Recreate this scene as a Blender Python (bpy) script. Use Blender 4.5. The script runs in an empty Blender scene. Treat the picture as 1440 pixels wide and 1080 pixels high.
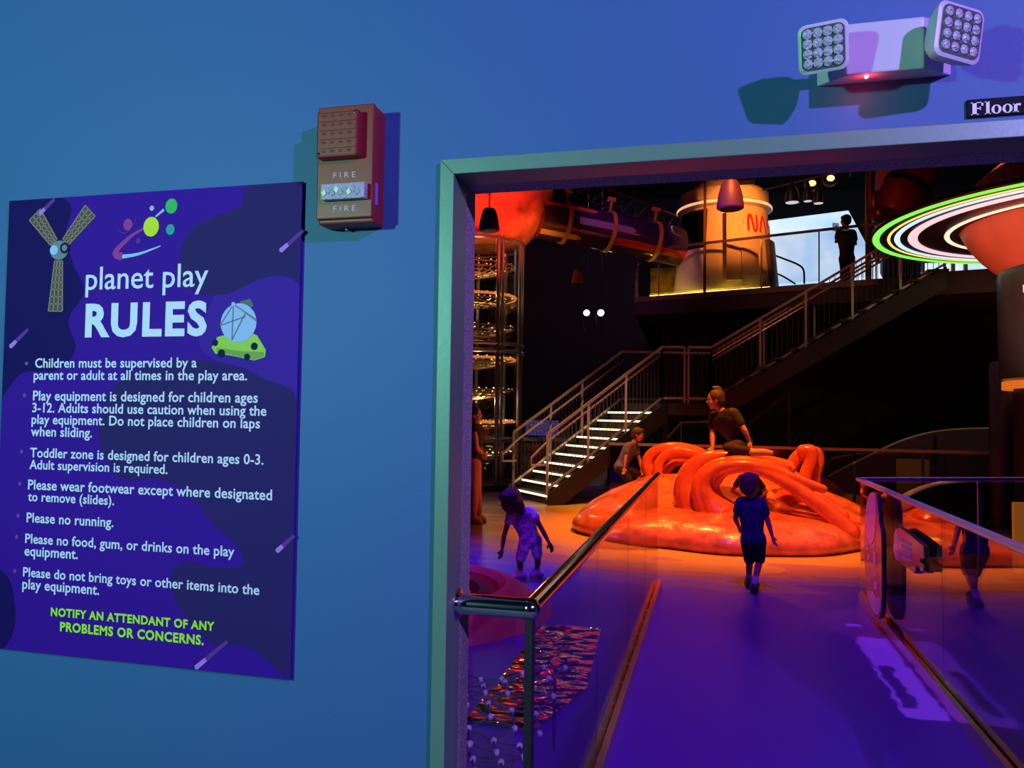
import bpy, bmesh, math, random
from mathutils import Vector, Matrix, noise
random.seed(7)
S = bpy.context.scene
COL = S.collection
PI = math.pi

# ------------------------------------------------------------------ camera
YAW, PITCH, ROLL, FPX = math.radians(14.355), math.radians(2.186), math.radians(.783), 1107.5
CP = Vector((0, 0, 1.6))
FW = Vector((-math.sin(YAW)*math.cos(PITCH), math.cos(YAW)*math.cos(PITCH), math.sin(PITCH)))
_r = Vector((math.cos(YAW), math.sin(YAW), 0)); _u = _r.cross(FW)
RT = _r*math.cos(ROLL) + _u*math.sin(ROLL); UP = -_r*math.sin(ROLL) + _u*math.cos(ROLL)
cd = bpy.data.cameras.new('camera'); cam = bpy.data.objects.new('camera', cd); COL.objects.link(cam)
cd.sensor_fit = 'HORIZONTAL'; cd.sensor_width = 36; cd.lens = 36*FPX/1440; cd.clip_start = .05; cd.clip_end = 200
M = Matrix((RT, UP, -FW)).transposed().to_4x4(); M.translation = CP
cam.matrix_world = M
S.camera = cam

def at(px, py, Y):                       # the point at depth Y seen at a photograph pixel
    d = FW + RT*(px-720)/FPX - UP*(py-540)/FPX
    return CP + d*(Y/d.y)
def atz(px, py, z):
    d = FW + RT*(px-720)/FPX - UP*(py-540)/FPX
    return CP + d*((z-1.6)/d.z)

# ------------------------------------------------------------------ world, exposure
w = bpy.data.worlds.new('world'); S.world = w; w.use_nodes = True
w.node_tree.nodes['Background'].inputs[0].default_value = (.02, .015, .03, 1)
w.node_tree.nodes['Background'].inputs[1].default_value = .15
S.view_settings.view_transform = 'Standard'; S.view_settings.look = 'None'
S.view_settings.gamma = 1; S.view_settings.use_curve_mapping = False
S.view_settings.exposure = 0.0

# ------------------------------------------------------------------ lights
def spot(name, loc, to, color, watts, angle=70, size=.1, blend=.4):
    l = bpy.data.lights.new(name, 'SPOT'); l.color = color; l.energy = watts
    l.spot_size = math.radians(angle); l.spot_blend = blend; l.shadow_soft_size = size
    o = bpy.data.objects.new(name, l); COL.objects.link(o); o.location = loc
    o.rotation_euler = (Vector(to)-Vector(loc)).to_track_quat('-Z', 'Y').to_euler()
    return o
def point(name, loc, color, watts, size=.05):
    l = bpy.data.lights.new(name, 'POINT'); l.color = color; l.energy = watts; l.shadow_soft_size = size
    o = bpy.data.objects.new(name, l); COL.objects.link(o); o.location = loc
    return o
# lobby: a violet-blue flood from the upper right and a green-white one from the left
spot('lobby_blue_flood', (2.66, -1.1, 3.7), (-.3, 2.12, 1.7), (.46, .25, 1), 900, 95, .05)
spot('lobby_green_flood', (-2.75, -1.3, 2.4), (-1.0, 2.12, 1.0), (.30, .90, .68), 430, 105, .10)
# hall
spot('violet_flood_walkway', (.3, 5.2, 6.5), (.5, 6.0, 0), (.20, .0, 1), 900, 75, .2, .8)
spot('violet_flood_left', (-3.6, 7.6, 6.8), (-2.5, 8.2, 0), (.20, .04, 1), 2300, 36, .2, .9)
spot('orange_spot_front', (.7, 8.5, 8.3), (.1, 11.4, .3), (1, .21, .025), 5400, 42, .15, .8)
spot('orange_spot_back', (-1.5, 14.0, 7.5), (.2, 11.6, .5), (1, .23, .03), 2000, 52, .15, .6)
spot('amber_spot_side', (4.5, 12.5, 6.0), (.9, 10.8, .3), (1, .27, .04), 1800, 66, .15, .6)
spot('red_flood_planet', (-2.6, 11.5, 4.4), (-5.2, 16.6, 6.2), (1, .05, .03), 1600, 36, .2, .6)
spot('amber_flood_planet', (-2.0, 13.5, 3.4), (-4.0, 16.6, 5.4), (1, .32, .04), 320, 24, .2, .7)
spot('amber_spot_capsule', (1.3, 15.2, 6.5), (.3, 18.5, 5.7), (1, .25, .03), 680, 46, .15, .6)
spot('warm_spot_stairs', (-4.0, 10.5, 6.5), (-2.2, 14.6, 1.0), (1, .55, .34), 1700, 34, .1, .8)
spot('warm_spot_upper_rail', (-1.0, 12.0, 7.5), (1.6, 15.4, 4.2), (1, .40, .25), 160, 45, .1, .8)
spot('warm_spot_ring_planet', (2.4, 9.0, 2.2), (4.7, 12.0, 4.0), (1, .33, .20), 430, 60, .1, .7)
spot('magenta_spot_left', (-3.6, 4.2, 5.6), (-2.5, 6.1, 0), (1, .06, .16), 380, 30, .1, .7)
spot('violet_spot_slide', (-2.6, 14.4, 7.8), (-1.8, 17.5, 5.7), (.75, .12, 1), 120, 40, .1, .7)
spot('violet_spot_speaker', (-.9, 9.6, 3.4), (.19, 11, 4.65), (.7, .1, 1), 60, 30, .05, .5)
spot('added_violet_fill', (-2.5, 20.0, 7.5), (-3.5, 27, 4.0), (.55, .22, .45), 260, 100, .3, .9)  # added fill in place of faint ambient light on the back wall
spot('added_rose_spot', (-.4, 8.4, 4.2), (1.2, 6.9, .6), (1, .14, .24), 330, 16, .05, .5)  # added spot, invented to redden the paddle sign
# added masked spot: a slotted light patch standing in for a reflection off the glass
gb_ = spot('added_reflection_spot', (1.12, 5.5, 5.6), (1.12, 5.5, 0), (.85, .62, 1), 1500, 24, .012, 0)
gb_.rotation_euler = (0, 0, 0); gb_.data.use_nodes = True
N, L = gb_.data.node_tree.nodes, gb_.data.node_tree.links
_e = N['Emission']; _tc = N.new('ShaderNodeTexCoord'); _sp = N.new('ShaderNodeSeparateXYZ'); L.new(_tc.outputs['Normal'], _sp.inputs[0])
def _mt(op, a, b=None):
    n = N.new('ShaderNodeMath'); n.operation = op
    for i, v in enumerate((a, b)):
        if v is None: continue
        if isinstance(v, (int, float)): n.inputs[i].default_value = v
        else: L.new(v, n.inputs[i])
    return n.outputs[0]
_az = _mt('ABSOLUTE', _sp.outputs[2]); _u = _mt('MULTIPLY', _mt('DIVIDE', _sp.outputs[0], _az), 5.6); _v = _mt('MULTIPLY', _mt('DIVIDE', _sp.outputs[1], _az), 5.6)
_nz = N.new('ShaderNodeTexNoise'); _nz.inputs['Scale'].default_value = 40; L.new(_tc.outputs['Normal'], _nz.inputs['Vector'])
_j = _mt('MULTIPLY', _mt('SUBTRACT', _nz.outputs['Fac'], .5), .10)
def _box(cx, cy, hx, hy):
    return _mt('MULTIPLY', _mt('LESS_THAN', _mt('ABSOLUTE', _mt('SUBTRACT', _mt('ADD', _u, _j), cx)), hx), _mt('LESS_THAN', _mt('ABSOLUTE', _mt('SUBTRACT', _mt('ADD', _v, _j), cy)), hy))
_m = _mt('SUBTRACT', _box(0, 0, .11, .80), _box(-.045, -.26, .040, .38)); _m = _mt('MAXIMUM', _m, _box(-.06, 1.25, .05, .16))
L.new(_mt('MULTIPLY', _mt('MAXIMUM', _m, 0), 1.0), _e.inputs['Strength'])

# ------------------------------------------------------------------ materials
def nodes_of(m): return m.node_tree.nodes, m.node_tree.links
def mat(name, color, rough=.5, metal=0.0, emit=None, es=1.0, bump=0, bscale=40, var=0, vscale=6, spec=None, coat=0):
    m = bpy.data.materials.new(name); m.use_nodes = True
    N, L = nodes_of(m); b = N['Principled BSDF']
    c = (*color, 1)
    b.inputs['Base Color'].default_value = c
    b.inputs['Roughness'].default_value = rough; b.inputs['Metallic'].default_value = metal
    if spec is not None: b.inputs['Specular IOR Level'].default_value = spec
    if coat: b.inputs['Coat Weight'].default_value = coat; b.inputs['Coat Roughness'].default_value = .08
    if emit: b.inputs['Emission Color'].default_value = (*emit, 1); b.inputs['Emission Strength'].default_value = es
    if var or bump:
        tc = N.new('ShaderNodeTexCoord')
    if var:
        n = N.new('ShaderNodeTexNoise'); n.inputs['Scale'].default_value = vscale; n.inputs['Detail'].default_value = 6
        L.new(tc.outputs['Object'], n.inputs['Vector'])
        r = N.new('ShaderNodeValToRGB'); r.color_ramp.elements[0].position = .3; r.color_ramp.elements[1].position = .7
        r.color_ramp.elements[0].color = (*[x*(1-var) for x in color], 1); r.color_ramp.elements[1].color = (*[min(1, x*(1+var*.5)) for x in color], 1)
        L.new(n.outputs['Fac'], r.inputs[0]); L.new(r.outputs[0], b.inputs['Base Color'])
    if bump:
        n2 = N.new('ShaderNodeTexNoise'); n2.inputs['Scale'].default_value = bscale; n2.inputs['Detail'].default_value = 4
        L.new(tc.outputs['Object'], n2.inputs['Vector'])
        bp = N.new('ShaderNodeBump'); bp.inputs['Strength'].default_value = bump; bp.inputs['Distance'].default_value = .02
        L.new(n2.outputs['Fac'], bp.inputs['Height']); L.new(bp.outputs[0], b.inputs['Normal'])
    return m
def glass_mat(name, tint, base=.045, amount=1.0, rough=.0):
    m = bpy.data.materials.new(name); m.use_nodes = True
    N, L = nodes_of(m); N.clear()
    out = N.new('ShaderNodeOutputMaterial'); mx = N.new('ShaderNodeMixShader')
    tr = N.new('ShaderNodeBsdfTransparent'); tr.inputs[0].default_value = (*tint, 1)
    gl = N.new('ShaderNodeBsdfGlossy'); gl.inputs['Roughness'].default_value = rough
    lw = N.new('ShaderNodeLayerWeight'); lw.inputs[0].default_value = .5
    p = N.new('ShaderNodeMath'); p.operation = 'POWER'; p.inputs[1].default_value = 5
    ma = N.new('ShaderNodeMath'); ma.operation = 'MULTIPLY_ADD'; ma.inputs[1].default_value = amount; ma.inputs[2].default_value = base
    L.new(lw.outputs['Facing'], p.inputs[0]); L.new(p.outputs[0], ma.inputs[0]); L.new(ma.outputs[0], mx.inputs[0])
    L.new(tr.outputs[0], mx.inputs[1]); L.new(gl.outputs[0], mx.inputs[2]); L.new(mx.outputs[0], out.inputs[0])
    return m

WALL = mat('painted_blue_wall', (.042, .128, .325), .6, bump=.06, bscale=220)
STEEL = mat('brushed_steel', (.62, .62, .60), .28, 1)
FRAME = mat('steel_door_frame', (.15, .28, .21), .42, .25, bump=.02, bscale=60)
CHROME = mat('polished_steel_rail', (.72, .70, .68), .12, 1)
RAILP = mat('stair_rail_steel', (.62, .48, .40), .35, .6)
SATIN = mat('satin_steel_rail', (.80, .76, .76), .38, .7)
CHAN = mat('coppery_channel', (.92, .62, .46), .2, .95)  # steel; the warm light on it is put into the base colour
BLACK = mat('black_metal', (.012, .012, .014), .45)
DARK = mat('dark_wall_paint', (.014, .012, .015), .85)
DARKP = mat('dark_charcoal_wall', (.028, .024, .03), .8)
GLASS = glass_mat('clear_glass', (.90, .90, .92))
GLASSL = glass_mat('clear_railing_glass', (.90, .90, .93), .04, .5)
GLASSR = glass_mat('mirroring_railing_glass', (.82, .82, .86), .06, 1.35)
GLASSD = glass_mat('dark_glass', (.72, .70, .72), .05)
GLASST = glass_mat('tower_glass', (.82, .80, .76), .05)
CORE = mat('speckled_wall_core', (.34, .32, .36), .8, var=.75, vscale=190, bump=.3, bscale=160)
WHITEP = mat('white_plastic', (.78, .78, .80), .4)
BODYW = mat('white_lamp_housing', (.55, .54, .60), .4)
REDP = mat('red_alarm_plastic', (.24, .016, .016), .42)
REDD = mat('dark_red_plastic', (.12, .01, .008), .6)
LETTER = mat('white_print', (.86, .82, .95), .7, spec=.15)
LIME = mat('lime_print', (.55, .95, .05), .7, spec=.15)
POSTER = mat('poster_violet_print', (.055, .004, .30), .7, spec=.15)
POSTN = mat('poster_navy_print', (.012, .002, .10), .7, spec=.15)
POSTS = mat('poster_slate_print', (.032, .015, .125), .7, spec=.15)
POSTV = mat('poster_indigo_print', (.065, .015, .32), .7, spec=.15)
POSTE = mat('poster_edge', (.012, .010, .05), .5)
PINK = mat('pink_print', (.62, .22, .75), .7, spec=.15)
PINKD = mat('dim_pink_print', (.16, .04, .30), .7, spec=.15)
GOLD = mat('gold_print', (.42, .26, .14), .7, spec=.15)
GREYP = mat('grey_print', (.22, .24, .30), .7, spec=.15)
PALE = mat('pale_print', (.45, .58, .85), .7, spec=.15)
YEL = mat('yellow_print', (.75, .85, .04), .7, spec=.15)
GRN = mat('green_print', (.05, .55, .12), .7, spec=.15)
TEAL = mat('teal_print', (.05, .38, .32), .7, spec=.15)
PLANETP = mat('magenta_planet_print', (.42, .05, .30), .7, spec=.15)
NAVYP = mat('dark_navy_print', (.012, .012, .05), .7, spec=.15)

# ------------------------------------------------------------------ mesh helpers
class MB:
    def __init__(s): s.v = []; s.f = []
    def add(s, vs, fs):
        n = len(s.v); s.v += [Vector(v) for v in vs]; s.f += [tuple(i+n for i in f) for f in fs]; return s
    def box(s, x0, y0, z0, x1, y1, z1):
        vs = [(x0,y0,z0),(x1,y0,z0),(x1,y1,z0),(x0,y1,z0),(x0,y0,z1),(x1,y0,z1),(x1,y1,z1),(x0,y1,z1)]
        return s.add(vs, [(0,3,2,1),(4,5,6,7),(0,1,5,4),(1,2,6,5),(2,3,7,6),(3,0,4,7)])
    def obox(s, c, ax, ay, az):                 # centre and three half-axis vectors
        c, ax, ay, az = map(Vector, (c, ax, ay, az))
        vs = [c+ax*i+ay*j+az*k for k in (-1,1) for i, j in ((-1,-1),(1,-1),(1,1),(-1,1))]
        return s.add(vs, [(0,3,2,1),(4,5,6,7),(0,1,5,4),(1,2,6,5),(2,3,7,6),(3,0,4,7)])
    def bar(s, a, b, wd, ht):                    # rectangular bar from a to b
        a, b = Vector(a), Vector(b); d = (b-a); l = d.length; d.normalize()
        side = d.cross(Vector((0,0,1)));
        if side.length < 1e-3: side = Vector((1,0,0))
        side.normalize(); up = side.cross(d)
        return s.obox((a+b)/2, d*l/2, side*wd/2, up*ht/2)
    def tube(s, path, rad, seg=10, cap='round', flat=1.0, closed=False):
        P = [Vector(p) for p in path]; n = len(P)
        R = list(rad) if hasattr(rad, '__len__') else [rad]*n
        T = []
        for i in range(n):
            if closed: t = P[(i+1) % n]-P[i-1]
            else: t = P[min(i+1, n-1)]-P[max(i-1, 0)]
            T.append(t.normalized())
        up = Vector((0,0,1)) if abs(T[0].z) < .9 else Vector((1,0,0))
        x = T[0].cross(up).normalized()
        if cap == 'round' and not closed:
            pre, post = [], []
            for a in (80, 55, 28):
                a = math.radians(a)
                pre.append((P[0]-T[0]*R[0]*math.sin(a), R[0]*math.cos(a), T[0]))
                post.append((P[-1]+T[-1]*R[-1]*math.sin(a), R[-1]*math.cos(a), T[-1]))
            post.reverse()
            seq = pre + list(zip(P, R, T)) + post
        else: seq = list(zip(P, R, T))
        base = len(s.v)
        for p, r, t in seq:
            x = (x - t*x.dot(t)).normalized(); y = t.cross(x)
            for k in range(seg):
                a = 2*PI*k/seg
                s.v.append(p + x*r*math.cos(a) + y*r*flat*math.sin(a))
        m = len(seq)
        for i in range(m if closed else m-1):
            for k in range(seg):
                a, b = i*seg, ((i+1) % m)*seg
                s.f.append((base+a+k, base+a+(k+1) % seg, base+b+(k+1) % seg, base+b+k))
        if not closed:
            s.f.append(tuple(base+k for k in range(seg))[::-1]); s.f.append(tuple(base+(m-1)*seg+k for k in range(seg)))
        return s
    def lathe(s, prof, c=(0,0,0), seg=32, axis=None, xdir=None, a0=0, a1=2*PI, ring=False):
        c = Vector(c); z = Vector(axis).normalized() if axis else Vector((0,0,1))
        x = Vector(xdir).normalized() if xdir else (Vector((1,0,0)) if abs(z.x) < .9 else Vector((0,1,0)))
        x = (x-z*x.dot(z)).normalized(); y = z.cross(x)
        full = abs(a1-a0-2*PI) < 1e-6; n = seg if full else seg+1
        base = len(s.v)
        for r, h in prof:
            for k in range(n):
                a = a0+(a1-a0)*k/seg
                s.v.append(c+z*h+x*r*math.cos(a)+y*r*math.sin(a))
        for i in range(len(prof)-1):
            for k in range(seg):
                k2 = (k+1) % n
                s.f.append((base+i*n+k, base+i*n+k2, base+(i+1)*n+k2, base+(i+1)*n+k))
        if full and ring:
            i = len(prof)-1
            for k in range(n): s.f.append((base+i*n+k, base+i*n+(k+1) % n, base+(k+1) % n, base+k))
        elif full:
            if prof[0][0] > 1e-4: s.f.append(tuple(base+k for k in range(n))[::-1])
            if prof[-1][0] > 1e-4: s.f.append(tuple(base+(len(prof)-1)*n+k for k in range(n)))
        return s
    def ball(s, c, r, seg=12, rings=8, ax=(1,0,0), ay=(0,1,0), az=(0,0,1)):
        rx, ry, rz = r if hasattr(r, '__len__') else (r, r, r)
        c = Vector(c); ax, ay, az = Vector(ax)*rx, Vector(ay)*ry, Vector(az)*rz
        b = len(s.v); s.v.append(c-az)
        for i in range(1, rings):
            t = PI*i/rings-PI/2
            for k in range(seg):
                a = 2*PI*k/seg
                s.v.append(c+az*math.sin(t)+(ax*math.cos(a)+ay*math.sin(a))*math.cos(t))
        s.v.append(c+az); e = len(s.v)-1
        for k in range(seg): s.f.append((b, b+1+(k+1) % seg, b+1+k)); s.f.append((e, e-seg+k, e-seg+(k+1) % seg))
        for i in range(rings-2):
            for k in range(seg):
                a = b+1+i*seg
                s.f.append((a+k, a+(k+1) % seg, a+seg+(k+1) % seg, a+seg+k))
        return s
    def prism(s, poly, vec):                     # planar polygon of 3-D points pushed along vec
        P = [Vector(p) for p in poly]; n = len(P); vec = Vector(vec)
        nrm = sum(((P[i]-P[0]).cross(P[(i+1) % n]-P[0]) for i in range(1, n-1)), Vector())
        if nrm.dot(vec) < 0: P.reverse()
        vs = P+[p+vec for p in P]
        fs = [tuple(range(n))[::-1], tuple(range(n, 2*n))]+[(i, (i+1) % n, n+(i+1) % n, n+i) for i in range(n)]
        return s.add(vs, fs)
    def mesh(s, name, m, smooth=False, off=Vector()):
        me = bpy.data.meshes.new(name); me.from_pydata([v-off for v in s.v], [], s.f)
        bm = bmesh.new(); bm.from_mesh(me); bmesh.ops.recalc_face_normals(bm, faces=bm.faces); bm.to_mesh(me); bm.free()
        if m: me.materials.append(m)
        if smooth:
            me.shade_smooth()
            try: me.set_sharp_from_angle(angle=math.radians(smooth if smooth > 1 else 40))
            except Exception: pass
        me.update(); return me

def props(o, label=None, cat=None, group=None, kind=None):
    if label: o['label'] = label
    if cat: o['category'] = cat
    if group: o['group'] = group
    if kind: o['kind'] = kind
    return o
def thing(name, label, cat, loc=(0,0,0), group=None):
    o = bpy.data.objects.new(name, None); COL.objects.link(o); o.location = loc; o.empty_display_size = .1
    return props(o, label, cat, group)
def origin(o):
    v = Vector()
    while o: v += o.location; o = o.parent
    return v
def part(name, mb, m, parent, smooth=False, label=None, kind=None, bevel=0):
    me = mb if isinstance(mb, bpy.types.Mesh) else mb.mesh(name, m, smooth, origin(parent))
    o = bpy.data.objects.new(name, me); COL.objects.link(o); o.parent = parent
    if bevel: bev(o, bevel)
    return props(o, label, kind=kind)
def bev(o, wd, seg=2):
    b = o.modifiers.new('bevel', 'BEVEL'); b.width = wd; b.segments = seg; b.limit_method = 'ANGLE'; b.angle_limit = math.radians(40)
def single(name, mb, m, label, cat, group=None, smooth=False, kind=None, bevel=0):
    lo = Vector((min(v.x for v in mb.v), min(v.y for v in mb.v), min(v.z for v in mb.v)))
    hi = Vector((max(v.x for v in mb.v), max(v.y for v in mb.v), max(v.z for v in mb.v)))
    off = Vector(((lo.x+hi.x)/2, (lo.y+hi.y)/2, lo.z))
    o = bpy.data.objects.new(name, mb.mesh(name, m, smooth, off)); COL.objects.link(o); o.location = off
    if bevel: bev(o, bevel)
    return props(o, label, cat, group, kind)
def struct(name, mb, m, smooth=False, parent=None):
    o = bpy.data.objects.new(name, mb.mesh(name, m, smooth)); COL.objects.link(o)
    if parent: o.parent = parent
    else: o['kind'] = 'structure'
    return o
def copy_tree(o, parent=None):
    c = o.copy(); COL.objects.link(c)
    if parent: c.parent = parent
    for ch in list(o.children): copy_tree(ch, c)
    return c
def spline(pts, n=8):
    P = [Vector(p) for p in pts]; out = []
    for i in range(len(P)-1):
        a, b, c, d = P[max(i-1,0)], P[i], P[i+1], P[min(i+2, len(P)-1)]
        for k in range(n):
            t = k/n
            out.append(.5*((2*b)+(c-a)*t+(2*a-5*b+4*c-d)*t*t+(3*b-a-3*c+d)*t**3))
    out.append(P[-1]); return out
def cspline(pts, n=8):                           # closed
    P = [Vector(p) for p in pts]; m = len(P); out = []
    for i in range(m):
        a, b, c, d = P[i-1], P[i], P[(i+1) % m], P[(i+2) % m]
        for k in range(n):
            t = k/n
            out.append(.5*((2*b)+(c-a)*t+(2*a-5*b+4*c-d)*t*t+(3*b-a-3*c+d)*t**3))
    return out
def lerpl(a, n):                                 # resample a list of numbers to n
    out = []
    for i in range(n):
        t = i*(len(a)-1)/(n-1); k = min(int(t), len(a)-2); out.append(a[k]+(a[k+1]-a[k])*(t-k))
    return out
def evaluated(me, mods):
    o = bpy.data.objects.new('tmp', me); COL.objects.link(o)
    for kind, kw in mods:
        md = o.modifiers.new(kind, kind)
        for k, v in kw.items(): setattr(md, k, v)
    dg = bpy.context.evaluated_depsgraph_get(); dg.update()
    r = bpy.data.meshes.new_from_object(o.evaluated_get(dg), depsgraph=dg)
    bpy.data.objects.remove(o); return r
def melt(mb, name, m, off, voxel=.008, smooth=4, fac=.5):   # union of overlapping shapes into one smooth skin
    me = mb.mesh(name, m, False, off)
    r = evaluated(me, [('REMESH', dict(mode='VOXEL', voxel_size=voxel, use_smooth_shade=True)), ('SMOOTH', dict(factor=fac, iterations=smooth))])
    r.name = name
    if not r.materials: r.materials.append(m)
    r.shade_smooth(); return r

def text_mesh(s, bold=0.0, spacing=1.0, res=3):
    c = bpy.data.curves.new('txt', 'FONT'); c.body = s; c.size = 1; c.extrude = 0; c.offset = bold; c.space_character = spacing; c.resolution_u = res
    o = bpy.data.objects.new('txt', c); COL.objects.link(o)
    dg = bpy.context.evaluated_depsgraph_get(); dg.update()
    me = bpy.data.meshes.new_from_object(o.evaluated_get(dg), depsgraph=dg)
    bpy.data.objects.remove(o); bpy.data.curves.remove(c); return me
def wall_text(s, x0, x1, z, Y, m, parent, name, bold=0.0, height=None, spacing=1.0):
    """text facing -Y, fitted between x0 and x1 with its baseline at z; height is the cap height"""
    me = text_mesh(s, bold, spacing); xs = [v.co.x for v in me.vertices]; zs = [v.co.y for v in me.vertices]
    sx = (x1-x0)/(max(xs)-min(xs)); mn = min(xs); me.shade_flat()
    sz = sx if height is None else height/.70
    O = origin(parent)
    for v in me.vertices: v.co = Vector((x0+(v.co.x-mn)*sx, Y, z+v.co.y*sz))-O
    me.materials.clear(); me.materials.append(m)
    o = bpy.data.objects.new(name, me); COL.objects.link(o); o.parent = parent
    sol = o.modifiers.new('solid', 'SOLIDIFY'); sol.thickness = .0008
    return o
#PART2
# ================================================================== the setting
WY, WB = 2.12, 2.31                       # front and back face of the front wall
DL, DR, DT = -.717, 1.56, 2.28            # door opening
HX0, HX1, HY1, HZ = -9.0, 10.5, 27.0, 9.0
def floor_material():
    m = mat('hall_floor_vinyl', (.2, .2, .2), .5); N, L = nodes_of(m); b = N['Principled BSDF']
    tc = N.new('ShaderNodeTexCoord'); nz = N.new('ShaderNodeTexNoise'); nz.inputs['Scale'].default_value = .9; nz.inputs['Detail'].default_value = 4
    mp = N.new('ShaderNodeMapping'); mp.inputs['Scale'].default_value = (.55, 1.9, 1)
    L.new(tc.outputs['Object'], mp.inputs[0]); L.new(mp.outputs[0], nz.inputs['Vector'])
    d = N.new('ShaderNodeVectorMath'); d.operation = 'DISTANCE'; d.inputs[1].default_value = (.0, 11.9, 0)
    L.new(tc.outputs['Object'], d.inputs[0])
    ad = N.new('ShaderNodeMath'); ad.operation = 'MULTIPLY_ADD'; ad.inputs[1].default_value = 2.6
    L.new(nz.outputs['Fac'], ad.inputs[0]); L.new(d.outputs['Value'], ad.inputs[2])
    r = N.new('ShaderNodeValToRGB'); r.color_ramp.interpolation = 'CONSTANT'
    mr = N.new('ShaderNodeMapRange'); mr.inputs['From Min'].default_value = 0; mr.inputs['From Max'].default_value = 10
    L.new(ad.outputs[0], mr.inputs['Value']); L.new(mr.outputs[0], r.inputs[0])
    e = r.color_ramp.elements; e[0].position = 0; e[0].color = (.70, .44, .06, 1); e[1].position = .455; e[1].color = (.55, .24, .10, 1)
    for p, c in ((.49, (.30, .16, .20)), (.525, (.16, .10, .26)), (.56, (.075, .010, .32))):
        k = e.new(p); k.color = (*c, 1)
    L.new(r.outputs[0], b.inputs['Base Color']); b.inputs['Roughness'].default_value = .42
    n2 = N.new('ShaderNodeTexNoise'); n2.inputs['Scale'].default_value = 140
    bp = N.new('ShaderNodeBump'); bp.inputs['Strength'].default_value = .12; bp.inputs['Distance'].default_value = .01
    L.new(tc.outputs['Object'], n2.inputs['Vector']); L.new(n2.outputs['Fac'], bp.inputs['Height']); L.new(bp.outputs[0], b.inputs['Normal'])
    return m
FLOOR = floor_material()
LOBBYF = mat('lobby_carpet', (.10, .10, .14), .9)
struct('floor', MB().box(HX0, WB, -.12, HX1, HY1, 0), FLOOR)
struct('floor_lobby', MB().box(-5, -3.4, -.12, 5, WB, 0), LOBBYF)
fw = MB().box(HX0, WY, 0, DL-.02, WB, HZ).box(DR+.02, WY, 0, HX1, WB, HZ).box(DL-.02, WY, DT+.02, DR+.02, WB, HZ)
struct('wall_front', fw, WALL)
struct('wall_left', MB().box(HX0-.15, WB, 0, HX0, HY1, HZ), DARK)
struct('wall_right', MB().box(HX1, WB, 0, HX1+.15, HY1, HZ), DARK)
struct('wall_back', MB().box(HX0, HY1, 0, HX1, HY1+.15, HZ), DARKP)
struct('ceiling', MB().box(HX0, WB, HZ, HX1, HY1, HZ+.12), DARK)
struct('wall_lobby_back', MB().box(-5, -3.5, 0, 5, -3.4, 4.6), WALL)
struct('wall_lobby_left', MB().box(-5.1, -3.4, 0, -5, WY, 4.6), WALL)
struct('wall_lobby_right', MB().box(5, -3.4, 0, 5.1, WY, 4.6), WALL)
struct('ceiling_lobby', MB().box(-5, -3.4, 4.6, 5, WY, 4.7), DARKP)
# steel door frame: mitred face, and a speckled core behind it
FY0, FY1 = WY-.018, 2.222
fm = MB()
def frame_profile(a, b, c, d): fm.add([*a, *b, *c, *d], [])
for (xo, xi) in ((DL-.042, DL), (DR+.042, DR)):
    fm.prism([(xo, FY0, 0), (xi, FY0, 0), (xi, FY0, DT), (xo, FY0, DT+.044)], (0, FY1-FY0, 0))
fm.prism([(DL-.042, FY0, DT+.044), (DL, FY0, DT), (DR, FY0, DT), (DR+.042, FY0, DT+.044)], (0, FY1-FY0, 0))
df = struct('door_1', fm, FRAME); bev(df, .002)
lm = MB().box(DL-.03, FY1, 0, DL, WB+.002, DT).box(DR, FY1, 0, DR+.03, WB+.002, DT).box(DL-.03, FY1, DT, DR+.03, WB+.002, DT+.03)
struct('trim_1', lm, CORE)
# upper floor (mezzanine) with a straight front edge parallel to the upper stair
MZ = 4.3
PA, PB = at(893, 421, 18.05), Vector((3.05, 16.3, MZ)); PA.z = MZ
mez = MB().prism([(PA.x, PA.y, MZ-.42), (3.05, 16.35, MZ-.42), (4.0, 15.75, MZ-.42), (5.4, 15.4, MZ-.42), (10.4, 15.4, MZ-.42), (10.4, 26.9, MZ-.42), (PA.x-.3, 26.9, MZ-.42)], (0, 0, .42))
struct('floor_mezzanine', mez, mat('mezzanine_slab', (.03, .022, .026), .7))
struct('trim_2', MB().bar((PA.x, PA.y-.015, MZ-.06), (3.05, 16.335, MZ-.06), .03, .12), mat('mezzanine_edge', (.16, .10, .10), .4, .3))
struct('wall_under_mezzanine', MB().box(-1.2, 19.2, 0, 10.4, 19.35, MZ-.42), DARK)

# ================================================================== things on the front wall
def pw(px, py): return at(px, py, WY)
# ---- rules poster
T0, T1 = pw(12, 283), pw(410, 953)
PX0, PX1, PZ0, PZ1 = -2.282, -1.197, .813, 2.289
PYF = WY-.012
pt = thing('rules_poster', 'tall violet poster of play area rules mounted on the blue wall', 'poster', ((PX0+PX1)/2, WY, PZ0))
part('board', MB().box(PX0, PYF, PZ0, PX1, WY-.0005, PZ1), POSTER, pt)
def flat(pix, dy, m, name, smooth=0):
    pts = [at(x, y, PYF) for x, y in pix]
    if smooth: pts = cspline(pts, smooth)
    pts = [Vector((min(max(p.x, PX0+.001), PX1-.001), PYF-dy, min(max(p.z, PZ0+.001), PZ1-.001))) for p in pts]
    return part(name, MB().prism(pts, (0, -.0005, 0)), m, pt)
def disc(cx, cy, r, dy, m, name, sq=1.0, tilt=0.0):
    c = at(cx, cy, PYF); k = r/438.
    pts = []
    for i in range(28):
        a = 2*PI*i/28; x, z = math.cos(a)*k, math.sin(a)*k*sq
        pts.append((c.x+x*math.cos(tilt)-z*math.sin(tilt), PYF-dy, c.z+x*math.sin(tilt)+z*math.cos(tilt)))
    return part(name, MB().prism(pts, (0, -.0005, 0)), m, pt)
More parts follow.
